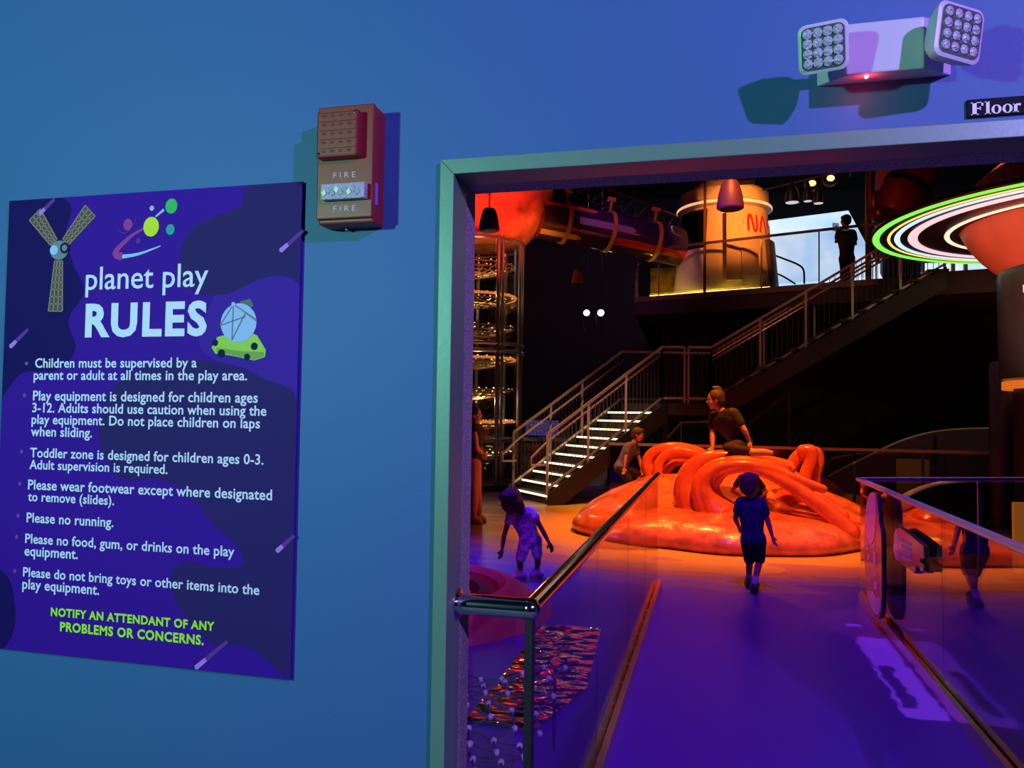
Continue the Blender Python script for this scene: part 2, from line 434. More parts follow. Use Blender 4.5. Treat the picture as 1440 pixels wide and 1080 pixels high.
flat([(8,270),(70,272),(100,290),(92,330),(103,372),(118,410),(96,450),(106,490),(80,520),(30,525),(-10,560),(-30,420)], .0002, POSTN, 'print_shape', 5)
flat([(-20,800),(10,810),(21,850),(18,890),(-5,915),(-30,860)], .0002, POSTN, 'print_shape', 5)
flat([(352,258),(430,250),(445,330),(432,402),(405,388),(375,390),(345,402),(318,414),(282,412),(256,395),(255,350),(272,320),(300,305),(338,290)], .0003, POSTS, 'print_shape', 5)
flat([(330,395),(372,386),(425,402),(445,480),(425,570),(390,548),(350,520),(300,505),(280,480),(300,420)], .00022, POSTV, 'print_shape', 5)
flat([(150,560),(185,525),(240,508),(300,508),(360,528),(440,585),(440,800),(440,965),(395,945),(350,910),(300,905),(255,860),(240,810),(262,790),(300,797),(340,795),(335,770),(300,735),(260,690),(220,672),(170,672),(140,620)], .0003, POSTS, 'print_shape', 5)
# satellite with three panel arms
sc = at(84, 352, PYF)
for ang, ln in ((130, .125), (47, .135), (-92, .165)):
    a = math.radians(ang); d = Vector((math.cos(a), 0, math.sin(a))); n = Vector((-d.z, 0, d.x)); f = Vector((0, -.0004, 0))
    b0 = sc+d*.035+Vector((0, -.0016, 0)); b1 = sc+d*(.035+ln)+Vector((0, -.0016, 0))
    g = MB()
    for i in range(4): o = n*(-.022+.0147*i)*1; g.bar(b0+o*.7, b1+o*1.25, .0014, .004)
    for i in range(8):
        t = i/7; c = b0.lerp(b1, t); wd = .0155*(1+.8*t); g.bar(c-n*wd, c+n*wd, .0014, .0032)
    part('satellite_panel_print', MB().prism([b0-n*.015, b0+n*.015, b1+n*.027, b1-n*.027], (0, -.0004, 0)), mat('panel_print', (.10, .05, .08), .5), pt)
    part('satellite_grid_print', g, GOLD, pt)
part('satellite_hub_print', MB().prism([sc+Vector((math.cos(a)*.036, -.0022, math.sin(a)*.032)) for a in [i*PI/8 for i in range(16)]], (0, -.0004, 0)), GREYP, pt)
disc(77, 352, 7, .003, PALE, 'satellite_lens_print'); disc(92, 349, 8, .003, NAVYP, 'satellite_lens_print'); disc(92, 349, 4.5, .0036, GREYP, 'satellite_lens_print')
# planets
disc(213, 319, 12.5, .0012, YEL, 'planet_print', 1.1)
disc(241.5, 290, 9.5, .0012, GRN, 'planet_print', 1.1); disc(240, 323, 6.8, .0012, TEAL, 'planet_print', 1.1)
disc(180.5, 316, 7.5, .0012, PLANETP, 'planet_print', 1.1); disc(214, 293, 3.6, .0012, PALE, 'planet_print'); disc(195, 339, 3.8, .0012, PINKD, 'planet_print')
def streak(pts, w0, w1, m, name, dy=.001):
    P = [at(x, y, PYF)+Vector((0, -dy, 0)) for x, y in pts]; P = spline(P, 5); n = len(P); L_, R_ = [], []
    for i, p in enumerate(P):
        t = (P[min(i+1, n-1)]-P[max(i-1, 0)]).normalized(); s = Vector((-t.z, 0, t.x)); k = (w0+(w1-w0)*i/(n-1))/438/2
        L_.append(p+s*k); R_.append(p-s*k)
    part(name, MB().prism(L_+R_[::-1], (0, -.0004, 0)), m, pt)
streak([(168,325),(178,328),(190,314),(192,306)], 1.2, 1.2, PINKD, 'planet_ring_print', .0018)
streak([(219,305),(231,295)], 2, 4, PALE, 'orbit_print')
streak([(205,320),(185,332),(166,350),(163,358),(172,361)], 2.5, 12, PLANETP, 'orbit_print', .0008); streak([(172,361),(196,357),(226,346)], 6, 1.5, PALE, 'orbit_print', .0008)
for a, b in (((57.5,300),(77,280)), ((16,487),(40,463)), ((396,352),(427,324)), ((391,774),(414,753)), ((277,938),(320,902))):
    ax, ay = a; bx, by = b; streak([a, ((ax+bx)/2, (ay+by)/2), b], 7, 4.5, PINKD, 'meteor_print', .0009)
    streak([a, (ax+(bx-ax)*.3, ay+(by-ay)*.3)], 6.5, 5.5, PINK, 'meteor_print', .0015); disc(ax+.5, ay-.5, 3.4, .0019, PINK, 'meteor_print')
# dish antenna drawing on a plain green base
flat([(298,489),(306,474),(322,470),(350,466),(362,472),(374,492),(373,502),(358,507),(330,501),(303,497)], .0010, mat('green_base_print', (.38, .62, .03), .5), 'dish_base_print')
flat([(306,496),(330,500),(358,506),(372,501),(371,495),(340,494),(305,489)], .0016, mat('dark_green_print', (.18, .34, .02), .5), 'dish_base_print')
for x, y, r in ((303,482,4.5),(358,487,5),(312,497,5.5),(348,502,4.5)): disc(x, y, r, .0021, NAVYP, 'dish_base_print')
flat([(338,424),(352,420),(357,430),(345,436),(338,432)], .0010, mat('olive_print', (.05, .07, .06), .5), 'dish_feed_print')
disc(336, 454, 27, .0020, PALE, 'dish_print', .97)
for a, b in (((329,428),(327,478)), ((329,428),(310,458)), ((329,428),(362,450)), ((327,478),(346,440)), ((346,440),(362,452)), ((310,458),(346,445))):
    streak([a, b], 1.6, 1.6, GREYP, 'dish_strut_print', .0030)
disc(329, 428, 3, .0032, PALE, 'dish_feed_print')
# lettering
def line(s, x0, y0, x1, y1, m, name, bold=0.0, px_h=None, spacing=1.0):
    a, b = at(x0, y0, PYF), at(x1, y1, PYF)
    return wall_text(s, a.x, b.x, (a.z+b.z)/2, PYF-.0022, m, pt, name, bold, px_h/440. if px_h else None, spacing)
line('planet play', 121, 406, 293, 404, LETTER, 'heading_text', .006)
line('RULES', 120, 472, 291, 470, LETTER, 'heading_text', .040, 44, 1.16)
RULES = [('Children must be supervised by a',50,517,277,516.5),('parent or adult at all times in the play area.',48,533.5,348,535),
 ('Play equipment is designed for children ages',47,563.5,363,565.5),('3-12. Adults should use caution when using the',46,580,375,584),
 ('play equipment. Do not place children on laps',45,596.5,366,601.5),('when sliding.',44,613,130,615),
 ('Toddler zone is designed for children ages 0-3.',43,643.5,371,652.3),('Adult supervision is required.',42,660,236,665.5),
 ('Please wear footwear except where designated',40,689,383,702),('to remove (slides).',40,704.7,161,709.6),
 ('Please no running.',38,735,160,740),('Please no food, gum, or drinks on the play',36,765,330,780.7),('equipment.',35,781.8,110,785),
 ('Please do not bring toys or other items into the',33,811,365,835.6),('play equipment.',32,828,140,835.6)]
for s, x0, y0, x1, y1 in RULES: line(s, x0, y0, x1, y1, LETTER, 'rule_text', .016, None, 1.03)
for x, y in ((38,511),(35,556),(31,635),(28.5,680),(26,725),(24,755),(21.5,803)): disc(x, y, 2.8, .0012, mat('bullet_print', (.22, .06, .34), .5), 'bullet_print')
line('NOTIFY AN ATTENDANT OF ANY', 72, 866, 302, 886, LIME, 'notice_text', .034, None, 1.10)
line('PROBLEMS OR CONCERNS.', 85, 887.7, 287, 905.6, LIME, 'notice_text', .034, None, 1.10)

# ---- fire alarm
AY = WY-.085
a0, a1 = at(448, 152, AY), at(522.5, 311, AY)
al = thing('fire_alarm', 'red fire alarm sounder with strobe mounted beside the steel door frame', 'fire alarm', ((a0.x+a1.x)/2, WY, a1.z))
part('back_box', MB().box(a0.x, AY+.012, a1.z, a1.x, WY, a0.z), REDP, al, bevel=.006)
part('face_plate', MB().box(a0.x-.001, AY, a1.z+.012, a1.x+.001, AY+.014, a0.z+.001), REDP, al, bevel=.004)
GY = AY-.032
g0, g1 = at(445.5, 157, GY), at(502, 218, GY)
gr = part('speaker_grille', MB().box(g0.x, GY, g1.z, g1.x, AY+.004, g0.z), REDP, al, bevel=.006)
gs = MB(); gwid = g1.x-g0.x; gh = g0.z-g1.z
for i in range(5):
    z = g1.z+gh*(.12+.19*i); gs.box(g0.x+gwid*.10, GY-.003, z+gh*.065, g1.x-gwid*.06, GY+.002, z+gh*.095)
part('grille_rib', gs, REDP, gr)
gsl = MB()
for i in range(5):
    for j in range(4):
        z = g1.z+gh*(.10+.19*i); x = g0.x+gwid*(.14+.205*j); gsl.box(x, GY-.001, z, x+gwid*.09, GY+.002, z+gh*.05)
part('grille_slot', gsl, REDD, gr)
for x, z in ((.93, .92), (.08, .08)):
    part('screw', MB().lathe([(.0042, 0), (.0034, .003), (0, .004)], (g0.x+gwid*x, GY, g1.z+gh*z), 12, axis=(0,-1,0)), CHROME, gr, True, label='bright screw head')
s0, s1 = at(451, 259, AY-.022), at(512, 277.5, AY-.022)
LENS = mat('strobe_lens', (.80, .86, .92), .08, bump=.9, bscale=260, coat=.6)
ls = part('strobe_lens', MB().box(s0.x, AY-.022, s1.z, s1.x, AY+.002, s0.z), LENS, al, label='clear faceted strobe window', bevel=.003)
for i in range(9):
    a = s0.x+(s1.x-s0.x)*(.08+.095*i); part('lens_facet', MB().obox((a, AY-.023, (s0.z+s1.z)/2+(.004 if i % 2 else -.004)), (.005, 0, .004*(-1)**i), (0, .002, 0), (-.003*(-1)**i, 0, .006)), LENS if i % 3 else mat('facet_glow', (.75, .95, .55), .2), ls)
part('side_window', MB().box(a1.x-.002, AY+.02, s1.z-.01, a1.x+.002, AY+.034, s0.z+.008), mat('violet_side_window', (.25, .2, .75), .3), al)
FT = mat('worn_white_print', (.52, .46, .48), .5)
for y, in ((250.5,), (297.5,)):
    b0, b1 = at(469, y, AY), at(500, y-1, AY)
    wall_text('F I R E', b0.x, b1.x, (b0.z+b1.z)/2, AY-.001, FT, al, 'fire_text', .0, .0165)
part('test_tab', MB().lathe([(.006, 0), (.006, .004)], ((a0.x*.62+a1.x*.38), WY-.02, a1.z-.006), 10), CHROME, al)

# ---- twin-head emergency light
EY = WY-.10
q = [at(1190, 34, EY), at(1299, 22, EY), at(1301, 95, EY), at(1195, 105, EY)]
fx0, fx1, fz0, fz1 = q[0].x, q[1].x, q[3].z, q[0].z
b0, b1 = pw(1148, 127), pw(1338, 101)
bx0, bx1, bz0 = b0.x, b1.x, (b0.z+b1.z)/2; bz1 = fz1+.025
em = thing('emergency_light', 'white twin-head emergency light on the wall above the doorway', 'emergency light', ((bx0+bx1)/2, WY, bz0))
bd = MB().add([(fx0,EY,fz0),(fx1,EY,fz0),(fx1,EY,fz1),(fx0,EY,fz1),(bx0,WY,bz0),(bx1,WY,bz0),(bx1,WY,bz1),(bx0,WY,bz1)],
  [(0,1,2,3),(4,7,6,5),(0,4,5,1),(1,5,6,2),(2,6,7,3),(3,7,4,0)])
part('housing', bd, BODYW, em, bevel=.004)
LEDL = mat('led_lens', (.62, .66, .72), .1, bump=1.0, bscale=120, coat=.5)
LEDF = mat('led_reflector', (.45, .50, .52), .12, .8)
def lamp_head(c, nrm, roll, sz):
    n = Vector(nrm).normalized(); x = n.cross(Vector((0,0,1))).normalized()*-1
    z = n.cross(x)*-1
    if z.z < 0: z = -z
    x, z = x*math.cos(roll)+z*math.sin(roll), z*math.cos(roll)-x*math.sin(roll)
    def rr(s, k, off):                       # rounded square ring
        out = []
        for qx, qz, a in ((1,1,0),(-1,1,90),(-1,-1,180),(1,-1,270)):
            for i in range(7):
                t = math.radians(a+15*i); out.append(c+n*off+x*(qx*(s-k)+k*math.cos(t))+z*(qz*(s-k)+k*math.sin(t)))
        return out
    m = MB(); rings = [rr(sz*.25, sz*.2, -.075), rr(sz*.55, sz*.4, -.066), rr(sz*.85, sz*.45, -.04), rr(sz*.98, sz*.36, -.012), rr(sz, sz*.33, 0), rr(sz*.9, sz*.28, .003)]
    for r in rings: m.v += r
    k = len(rings[0])
    for i in range(len(rings)-1):
        for j in range(k): m.f.append((i*k+j, i*k+(j+1) % k, (i+1)*k+(j+1) % k, (i+1)*k+j))
    m.f += [tuple(range(k)), tuple(range((len(rings)-1)*k, len(rings)*k))]
    h = part('lamp_head', m, BODYW, em, 35)
    l = MB().prism(rr(sz*.86, sz*.26, .0032), n*.002); part('lens', l, LEDF, h)
    dm = MB()
    for i in range(4):
        for j in range(4):
            p = c+n*.005+x*sz*(-.60+.40*i)+z*sz*(-.60+.40*j)
            dm.lathe([(.0105, 0), (.0115, .003), (.006, .006), (0, .0065)], p, 8, axis=n)
    part('led_array', dm, LEDL, h, True)
    part('knuckle', MB().tube([c-n*.07, Vector((min(max(c.x, fx0+.01), fx1-.01), EY+.05, c.z))], .014, 8), BODYW, h, True)
lamp_head(at(1157.5, 66.5, WY-.165), (-.22, -1, -.30), 0, .056)
lamp_head(at(1349, 46, WY-.15), (.50, -.90, -.06), math.radians(-6), .064)
lp = at(1218.5, 112.5, WY-.07)
lz = bz0+(fz0-bz0)*.7
part('indicator', MB().ball((lp.x, WY-.07, lz-.001), .005, 10, 6), mat('red_led', (.8, .05, .05), .3, emit=(1, .03, .06), es=60), em, True, label='glowing red indicator')
point('indicator_glow', (lp.x, WY-.075, lz-.018), (1, .04, .06), .10, .006)

# ---- room sign
g0, g1 = pw(1358, 142), pw(1359, 167)
SX1 = g0.x+.62
fs = thing('room_sign', 'black wall sign reading Floor beside the emergency light above the doorway', 'sign', ((g0.x+SX1)/2, WY, (g1.z)))
part('plate', MB().box(g0.x, WY-.008, g1.z, SX1, WY-.0005, g0.z), mat('black_sign_plate', (.006, .006, .010), .6, spec=.1), fs, bevel=.002)
# engraved bold serif letters drawn from strokes
tx = pw(1364, 163); t1 = pw(1431, 160); base = (tx.z+t1.z)/2; H = (g0.z-g1.z)*.70; W = t1.x-tx.x
lt = MB(); LY = WY-.0082
def rc(x0, z0, x1, z1): lt.box(tx.x+x0*W, LY-.0008, base+z0*H, tx.x+x1*W, LY, base+z1*H)
def ring(cx, cz, rx, rz, ix, iz):
    n = 24; O, I = [], []
    for i in range(n):
        a = 2*PI*i/n
        O.append((tx.x+(cx+rx*math.cos(a))*W, LY-.0008, base+(cz+rz*math.sin(a))*H)); I.append((tx.x+(cx+ix*math.cos(a))*W, LY-.0008, base+(cz+iz*math.sin(a))*H))
    lt.add(O+I+[(p[0], LY, p[2]) for p in O]+[(p[0], LY, p[2]) for p in I],
        [(i, (i+1) % n, n+(i+1) % n, n+i) for i in range(n)]+[(2*n+i, 2*n+(i+1) % n, (i+1) % n, i) for i in range(n)]+[(n+i, n+(i+1) % n, 3*n+(i+1) % n, 3*n+i) for i in range(n)])
rc(.03,0,.12,1); rc(0,0,.16,.07); rc(0,.93,.26,1); rc(.22,.70,.26,1); rc(.12,.46,.20,.54); rc(.18,.38,.21,.62)   # F
rc(.32,0,.39,1); rc(.29,0,.42,.06); rc(.29,.94,.36,1)                                                          # l
ring(.535,.34,.105,.36,.045,.30); ring(.765,.34,.105,.36,.045,.30)                                            # o o
rc(.90,0,.97,.68); rc(.88,0,1.0,.06); rc(.88,.62,.95,.68); rc(.97,.52,1.0,.66); rc(1.0,.50,1.04,.68)           # r
part('sign_text', lt, LETTER, fs)
#PART3
# ================================================================== walkway railings
def atx(px, py, X):
    d = FW + RT*(px-720)/FPX - UP*(py-540)/FPX
    return CP + d*(X/d.x)
RZ = 1.05
def channel(mb, x, y0, y1):                      # slotted base channel holding the glass
    for s in (-1, 1): mb.box(x+s*.026-.016, y0, 0, x+s*.026+.016, y1, .085)
    mb.box(x-.03, y0, 0, x+.03, y1, .03)
def bolts(parent, x, y0, y1, n):
    for i in range(n):
        y = y0+(y1-y0)*(i+.5)/n
        part('bolt', MB().lathe([(.009, 0), (.009, .005), (.004, .008)], (x, y, .03), 8), STEEL, parent, True)
LX = -.5
lr = thing('glass_railing', 'glass railing along the walkway\'s left side, its steel handrail turning to the door frame', 'railing', (LX, 4.8, 0))
part('handrail', MB().tube([(DL+.004, 2.195, RZ), (LX-.004, 2.195, RZ)], .03, 16, cap='flat').tube([(LX, 2.19, RZ), (LX, 7.49, RZ)], .028, 16, cap='flat').ball((LX, 2.195, RZ), .031, 14, 10), CHROME, lr, True)
part('wall_flange', MB().lathe([(.045, 0), (.045, .006), (.03, .01)], (DL, 2.195, RZ), 20, axis=(1,0,0)), CHROME, lr, True)
for i in range(4):
    y0 = 2.24+i*1.31; part('glass_panel', MB().box(LX-.006, y0, .03, LX+.006, y0+1.30, RZ-.02), GLASSL, lr)
part('glass_panel', MB().box(DL+.05, 2.19, .03, LX-.04, 2.20, RZ-.02), GLASS, lr)
c = MB(); channel(c, LX, 2.24, 7.49); c.box(DL+.03, 2.165, 0, LX-.03, 2.225, .085)
ch = part('base_channel', c, CHAN, lr, label='slotted steel base channel'); bolts(ch, LX, 2.4, 7.4, 14)
part('post', MB().box(LX-.012, 2.18, 0, LX+.012, 2.215, RZ-.02), BLACK, lr, label='black corner post', bevel=.003)
RX = 1.29
rr_ = thing('glass_railing', 'glass railing with steel handrail along the right side of the walkway, carrying two signs', 'railing', (RX, 5.0, 0))
part('handrail', MB().bar((RX, 2.35, RZ), (RX, 7.78, RZ), .055, .03), SATIN, rr_, bevel=.008)
for i in range(4):
    y0 = 2.45+i*1.31; part('glass_panel', MB().box(RX-.006, y0, .03, RX+.006, y0+1.30, RZ-.012), GLASSR, rr_)
c = MB(); channel(c, RX, 2.4, 7.55); ch = part('base_channel', c, CHAN, rr_, label='slotted steel base channel'); bolts(ch, RX, 2.6, 7.5, 14)
b0, b1 = Vector((RX+.03, 7.78, 0)), Vector((4.6, 9.25, 0)); dv = (b1-b0).normalized()
br = thing('glass_railing', 'dark glass railing turning right from the far end of the walkway', 'railing', (b0+b1)/2)
part('handrail', MB().bar(b0+Vector((0,0,RZ)), b1+Vector((0,0,RZ)), 0.06, .035), SATIN, br, bevel=.008)
for i in range(3):
    p = b0+dv*(.03+i*1.18); part('glass_panel', MB().bar(p+Vector((0,0,.03+.49)), p+dv*1.16+Vector((0,0,.03+.49)), .012, .98), GLASSD, br)
for i in range(1, 3): p = b0+dv*(.02+i*1.18); part('post', MB().box(p.x-.012, p.y-.012, 0, p.x+.012, p.y+.012, RZ-.02), STEEL, br)
part('base_channel', MB().bar(b0+Vector((0,0,.04)), b1+Vector((0,0,.04)), .07, .08), BLACK, br)
# signs on the right railing (each stands off the glass on its walkway side)
SGR = mat('sign_red_print', (.80, .08, .18), .4, coat=.3); SGL = mat('sign_lilac_print', (.75, .45, .85), .4, coat=.3)
SGE = mat('sign_core', (.02, .014, .02), .4); SGW = mat('sign_white_print', (.85, .75, .9), .4)
def on_x(pix, X, smooth=0):
    P = [atx(x, y, X) for x, y in pix]; return cspline(P, smooth) if smooth else P
sx = 1.205
pd = thing('paddle_sign', 'tall round-headed sign panel at the far end of the right glass railing', 'sign', (sx, 7.0, 0))
out = [(1216.5,790),(1216,760),(1217.5,728),(1221,700),(1227,692),(1233,697),(1236,722),(1236.5,735),(1239,745),(1240.5,775),(1240.5,840),(1238,866),(1231,868),(1224,852),(1219,825)]
op = [Vector((sx, p.y, p.z)) for p in on_x(out, sx, 4)]
part('panel', MB().prism(op, (.03, 0, 0)), SGE, pd)
part('face', MB().prism([p+Vector((-.004, 0, 0)) for p in op], (.0035, 0, 0)), SGR, pd)
part('round_head', MB().prism([Vector((sx-.007, p.y, p.z)) for p in on_x([(1219,745),(1219,715),(1223,699),(1228,695),(1232,705),(1233,730),(1231,755),(1226,765),(1222,760)], sx, 4)], (.003, 0, 0)), SGL, pd, label='lilac round head')
part('white_foot', MB().prism([Vector((sx-.007, p.y, p.z)) for p in on_x([(1221,833),(1227,832),(1232,842),(1239,842),(1238,860),(1233,864),(1226,852)], sx, 4)], (.003, 0, 0)), SGW, pd, label='pale printed foot')
tb = MB()
for x0, y0, x1, y1 in ((1219,763,1223,768),(1219,769,1223,774),(1228,765,1232,770),(1229,776,1233,796),(1229,806,1234,812),(1230,818,1235,830),(1221,780,1224,788),(1221,797,1224,803),(1222,812,1226,818),(1229,846,1231,850),(1233,850,1236,856)):
    P = on_x([(x0,y0),(x1,y0+1),(x1,y1),(x0,y1-1)], sx); tb.prism([Vector((sx-.0075, p.y, p.z)) for p in P], (.002, 0, 0))
part('print_mark', tb, SGW, pd)
part('standoff', MB().tube([(sx+.03, 7.05, .75), (RX-.007, 7.05, .75)], .014, 8).tube([(sx+.03, 6.7, .3), (RX-.007, 6.7, .3)], .014, 8), STEEL, pd)
sx2 = 1.235
zs = thing('puzzle_sign', 'small magenta puzzle-edged sign fixed to the right glass railing', 'sign', (sx2, 5.6, .5))
out = [(1258,752),(1260,744),(1266,742),(1280,752),(1299,768),(1300,786),(1295,785),(1294,790),(1300,794),(1299,803),(1295,803),(1294,798),(1289,796),(1288,804),(1285,805),(1272,795),(1260,786),(1257,775)]
op = [Vector((sx2, p.y, p.z)) for p in on_x(out, sx2)]
part('panel', MB().prism(op, (.03, 0, 0)), SGE, zs)
part('face', MB().prism([p+Vector((-.004, 0, 0)) for p in op], (.0035, 0, 0)), SGR, zs)
part('lilac_edge', MB().prism([Vector((sx2-.007, p.y, p.z)) for p in on_x([(1258.5,752),(1260.5,746),(1264,744),(1265,789),(1260.5,785),(1258,775)], sx2)], (.003, 0, 0)), SGL, zs)
tb = MB()
for k in range(4):
    P = on_x([(1268.5,757+k*8),(1283,764+k*7.4),(1283,768.5+k*7.4),(1268.5,761.5+k*8)], sx2); tb.prism([Vector((sx2-.0075, p.y, p.z)) for p in P], (.002, 0, 0))
part('print_mark', tb, SGW, zs)
part('standoff', MB().tube([(sx2+.03, 5.6, .62), (RX-.007, 5.6, .62)], .012, 8), STEEL, zs)

# ================================================================== left of the walkway
RIPPLE = mat('rippled_gloss_vinyl', (1.0, .52, .42), .03, 1)
N, L = nodes_of(RIPPLE); b = N['Principled BSDF']; tc = N.new('ShaderNodeTexCoord'); mp = N.new('ShaderNodeMapping'); mp.inputs['Scale'].default_value = (2.6, 3.6, 1)
nz = N.new('ShaderNodeTexNoise'); nz.inputs['Scale'].default_value = 2.0; nz.inputs['Detail'].default_value = 1.2; bp = N.new('ShaderNodeBump'); bp.inputs['Strength'].default_value = 1; bp.inputs['Distance'].default_value = .06
L.new(tc.outputs['Object'], mp.inputs[0]); L.new(mp.outputs[0], nz.inputs['Vector']); L.new(nz.outputs['Fac'], bp.inputs['Height']); L.new(bp.outputs[0], b.inputs['Normal'])
single('ripple_mat', MB().prism([(-1.24, 3.95, 0), (-.86, 3.95, 0), (-.70, 4.6, 0), (-.80, 5.9, 0), (-1.24, 5.9, 0)], (0, 0, .02)), RIPPLE, 'glossy dark rippled floor mat seen through the left glass railing', 'floor mat', bevel=.005)
nt = thing('climbing_net', 'low white-knotted rope net behind the short glass panel by the door frame', 'net', (-1.5, 3.6, 0))
ROPE = mat('dark_rope', (.10, .08, .15), .8); KNOT = mat('white_knot', (.75, .75, .85), .5)
NX0, NY0, NS, NNX, NNY = -1.68, 2.50, .105, 10, 10
def npt(i, j): x, y = NX0+i*NS+(j % 2)*.05, NY0+j*NS*1.35; return Vector((x, y, .34+.05*math.sin(i*.9)*math.cos(j*.7)))
m = MB()
for i in range(NNX): m.tube([npt(i, j) for j in range(NNY)], .005, 6)
for j in range(NNY): m.tube([npt(i, j) for i in range(NNX)], .005, 6)
part('rope_mesh', m, ROPE, nt, True)
for i in range(NNX):
    for j in range(NNY): part('knot', MB().ball(npt(i, j), (.014, .018, .013), 8, 6), KNOT, nt, True)
m = MB()
for x, y in ((NX0, NY0), (NX0+9*NS, NY0), (NX0, NY0+9*NS*1.35), (NX0+9*NS, NY0+9*NS*1.35)): m.tube([(x, y, 0), (x, y, .33)], .008, 8)
part('net_post', m, BLACK, nt)
# crater ring
cr = thing('crater_ring', 'low dark red crater ring behind the corner of the left railing', 'play crater', (-2.55, 6.15, 0))
CRM = mat('maroon_rubber', (.30, .05, .08), .45, bump=.2, bscale=30); CRI = mat('red_crater_floor', (.75, .06, .05), .4)
part('rim', MB().lathe([(1.30, 0), (1.22, .06), (1.02, .19), (.92, .21), (.86, .17), (.84, .05), (.80, .0)], (-2.55, 6.15, 0), 56, ring=True), CRM, cr, True)
part('inner_step', MB().lathe([(.80, 0), (.80, .13), (.70, .15), (.66, .05), (.64, 0)], (-2.55, 6.15, 0), 56, ring=True), mat('dark_inner_step', (.06, .02, .03), .4), cr, True)
cf = MB()
for k in range(6):
    a = 2*PI*k/6; cf.add([(-2.55, 6.15, .14), (-2.55+.64*math.cos(a), 6.15+.64*math.sin(a), .03), (-2.55+.64*math.cos(a+.5), 6.15+.64*math.sin(a+.5), .10), (-2.55+.64*math.cos(a+1.05), 6.15+.64*math.sin(a+1.05), .03)], [(0,1,2),(0,2,3)])
part('ridged_floor', cf, CRI, cr)

# ================================================================== lava sculpture
LAVA = mat('glossy_lava_resin', (.82, .20, .09), .3, bump=.8, bscale=7, var=.55, vscale=4.5, coat=.6)
LAVA2 = mat('smooth_lava_resin', (.80, .15, .07), .24, bump=.12, bscale=10, var=.3, vscale=4, coat=.7)
SC = Vector((.10, 11.62, 0))
sc_ = thing('lava_sculpture', 'large glossy orange lava mound with looping arches to climb on', 'climbing sculpture', SC)
prof = [(0,.80),(.2,.80),(.4,.77),(.55,.71),(.68,.62),(.80,.50),(.89,.39),(.955,.28),(.99,.19),(1.0,.11),(.985,.03),(.97,0)]
m = MB(); n = 96; base = len(m.v)
for r, h in prof:
    for k in range(n):
        a = 2*PI*k/n
        R = 2.14*(1-.035*max(0, -math.cos(a))+-.012*math.sin(3*a+.6)+.018*math.sin(5*a+2)+.012*math.sin(11*a))
        x, y = R*r*math.cos(a), R*r*math.sin(a)
        hz = h*(1+.10*noise.noise((x*1.1, y*1.1, 3.1)))+(.03*noise.noise((x*3.1, y*3.1, .5)) if r < .97 else 0)
        fr = min(1, max(0, (y+.9)/1.5)); fr = .56+.44*fr*fr*(3-2*fr); kr = min(1, max(0, (r-.62)/.36)); fr = fr+(.80-fr)*kr*kr*(3-2*kr)*(1 if fr < .8 else 0)
        m.v.append(SC+Vector((x, y, max(hz*fr, 0))))
for i in range(1, len(prof)-1):
    for k in range(n): m.f.append((i*n+k, i*n+(k+1) % n, (i+1)*n+(k+1) % n, (i+1)*n+k))
ctr = len(m.v); m.v.append(SC+Vector((0, 0, .80)))
for k in range(n): m.f.append((n+k, ctr, n+(k+1) % n))
m.f.append(tuple((len(prof)-1)*n+k for k in range(n)))
part('mound', m, LAVA, sc_, 80)
def strand(mb, pix, Y, rpx, seg=14, n=10, y1=None):
    k = len(pix); P = []
    for i, (x, y) in enumerate(pix):
        yy = Y if y1 is None else Y+(y1-Y)*i/(k-1)
        P.append(at(x, y, yy))
    P = spline(P, n); R = [r*.95*Y/1107. for r in lerpl(rpx, len(P))]
    mb.tube(P, R, seg)
fa = MB(); FYA = 10.75
strand(fa, [(984,722),(970,700),(966,680),(973,661),(990,648),(1015,642),(1048,645),(1082,653),(1110,660)], FYA+.04, [32,24,18,15,12,10,10,9,9])
strand(fa, [(1000,722),(988,702),(982,682),(990,664),(1008,652),(1042,647),(1080,652),(1106,657)], FYA-.20, [24,14,10,8,7,7,7,7])
strand(fa, [(1008,722),(996,702),(992,682),(1000,664),(1020,655),(1050,653),(1084,660),(1112,671),(1138,681),(1158,688)], FYA-.26, [22,12,8,7,7,7,7,7,7,6])
strand(fa, [(1024,722),(1010,702),(1005,686),(1010,671),(1026,661),(1050,658),(1080,666),(1110,682),(1140,702),(1168,724),(1192,750)], FYA-.12, [20,10,7,7,7,7,8,9,10,11,16], y1=FYA-.36)
strand(fa, [(1006,676),(1020,660),(1050,652),(1085,662),(1118,683),(1150,704),(1180,728)], FYA+.22, [9,9,9,10,10,11,14])
strand(fa, [(1030,648),(1060,648),(1085,652),(1110,656)], FYA+.16, [8,9,11,9])
strand(fa, [(1060,655),(1095,668),(1130,690),(1160,712),(1184,738)], FYA-.02, [7,8,9,10,13])
fa.ball(at(990, 724, FYA), (.42, .30, .16), 16, 8); fa.ball(at(1184, 745, FYA-.2), (.26, .24, .14), 16, 8)
me = melt(fa, 'front_arch', LAVA2, SC, .016, 3); part('front_arch', me, None, sc_)
fb = MB()
strand(fb, [(1098,664),(1112,676),(1116,690),(1108,706),(1098,722)], FYA+.55, [12,16,18,20,26])
fb.ball(at(1102, 722, FYA+.5), (.30, .26, .14), 14, 8)
me = melt(fb, 'arch_foot', LAVA2, SC, .016, 3); part('arch_foot', me, None, sc_)
fc = MB(); RY = 12.55
strand(fc, [(922,690),(914,668),(910,652),(918,638),(936,631),(960,631),(984,638),(1002,650),(1012,664)], RY, [13,10,9,9,9,9,9,8,9])
strand(fc, [(938,692),(928,672),(924,656),(932,644),(950,639),(972,641),(992,650),(1004,664)], RY+.10, [11,8,8,7,7,7,7,7])
strand(fc, [(930,676),(938,660),(952,649),(972,648),(990,656)], RY+.32, [7,6,6,6,6])
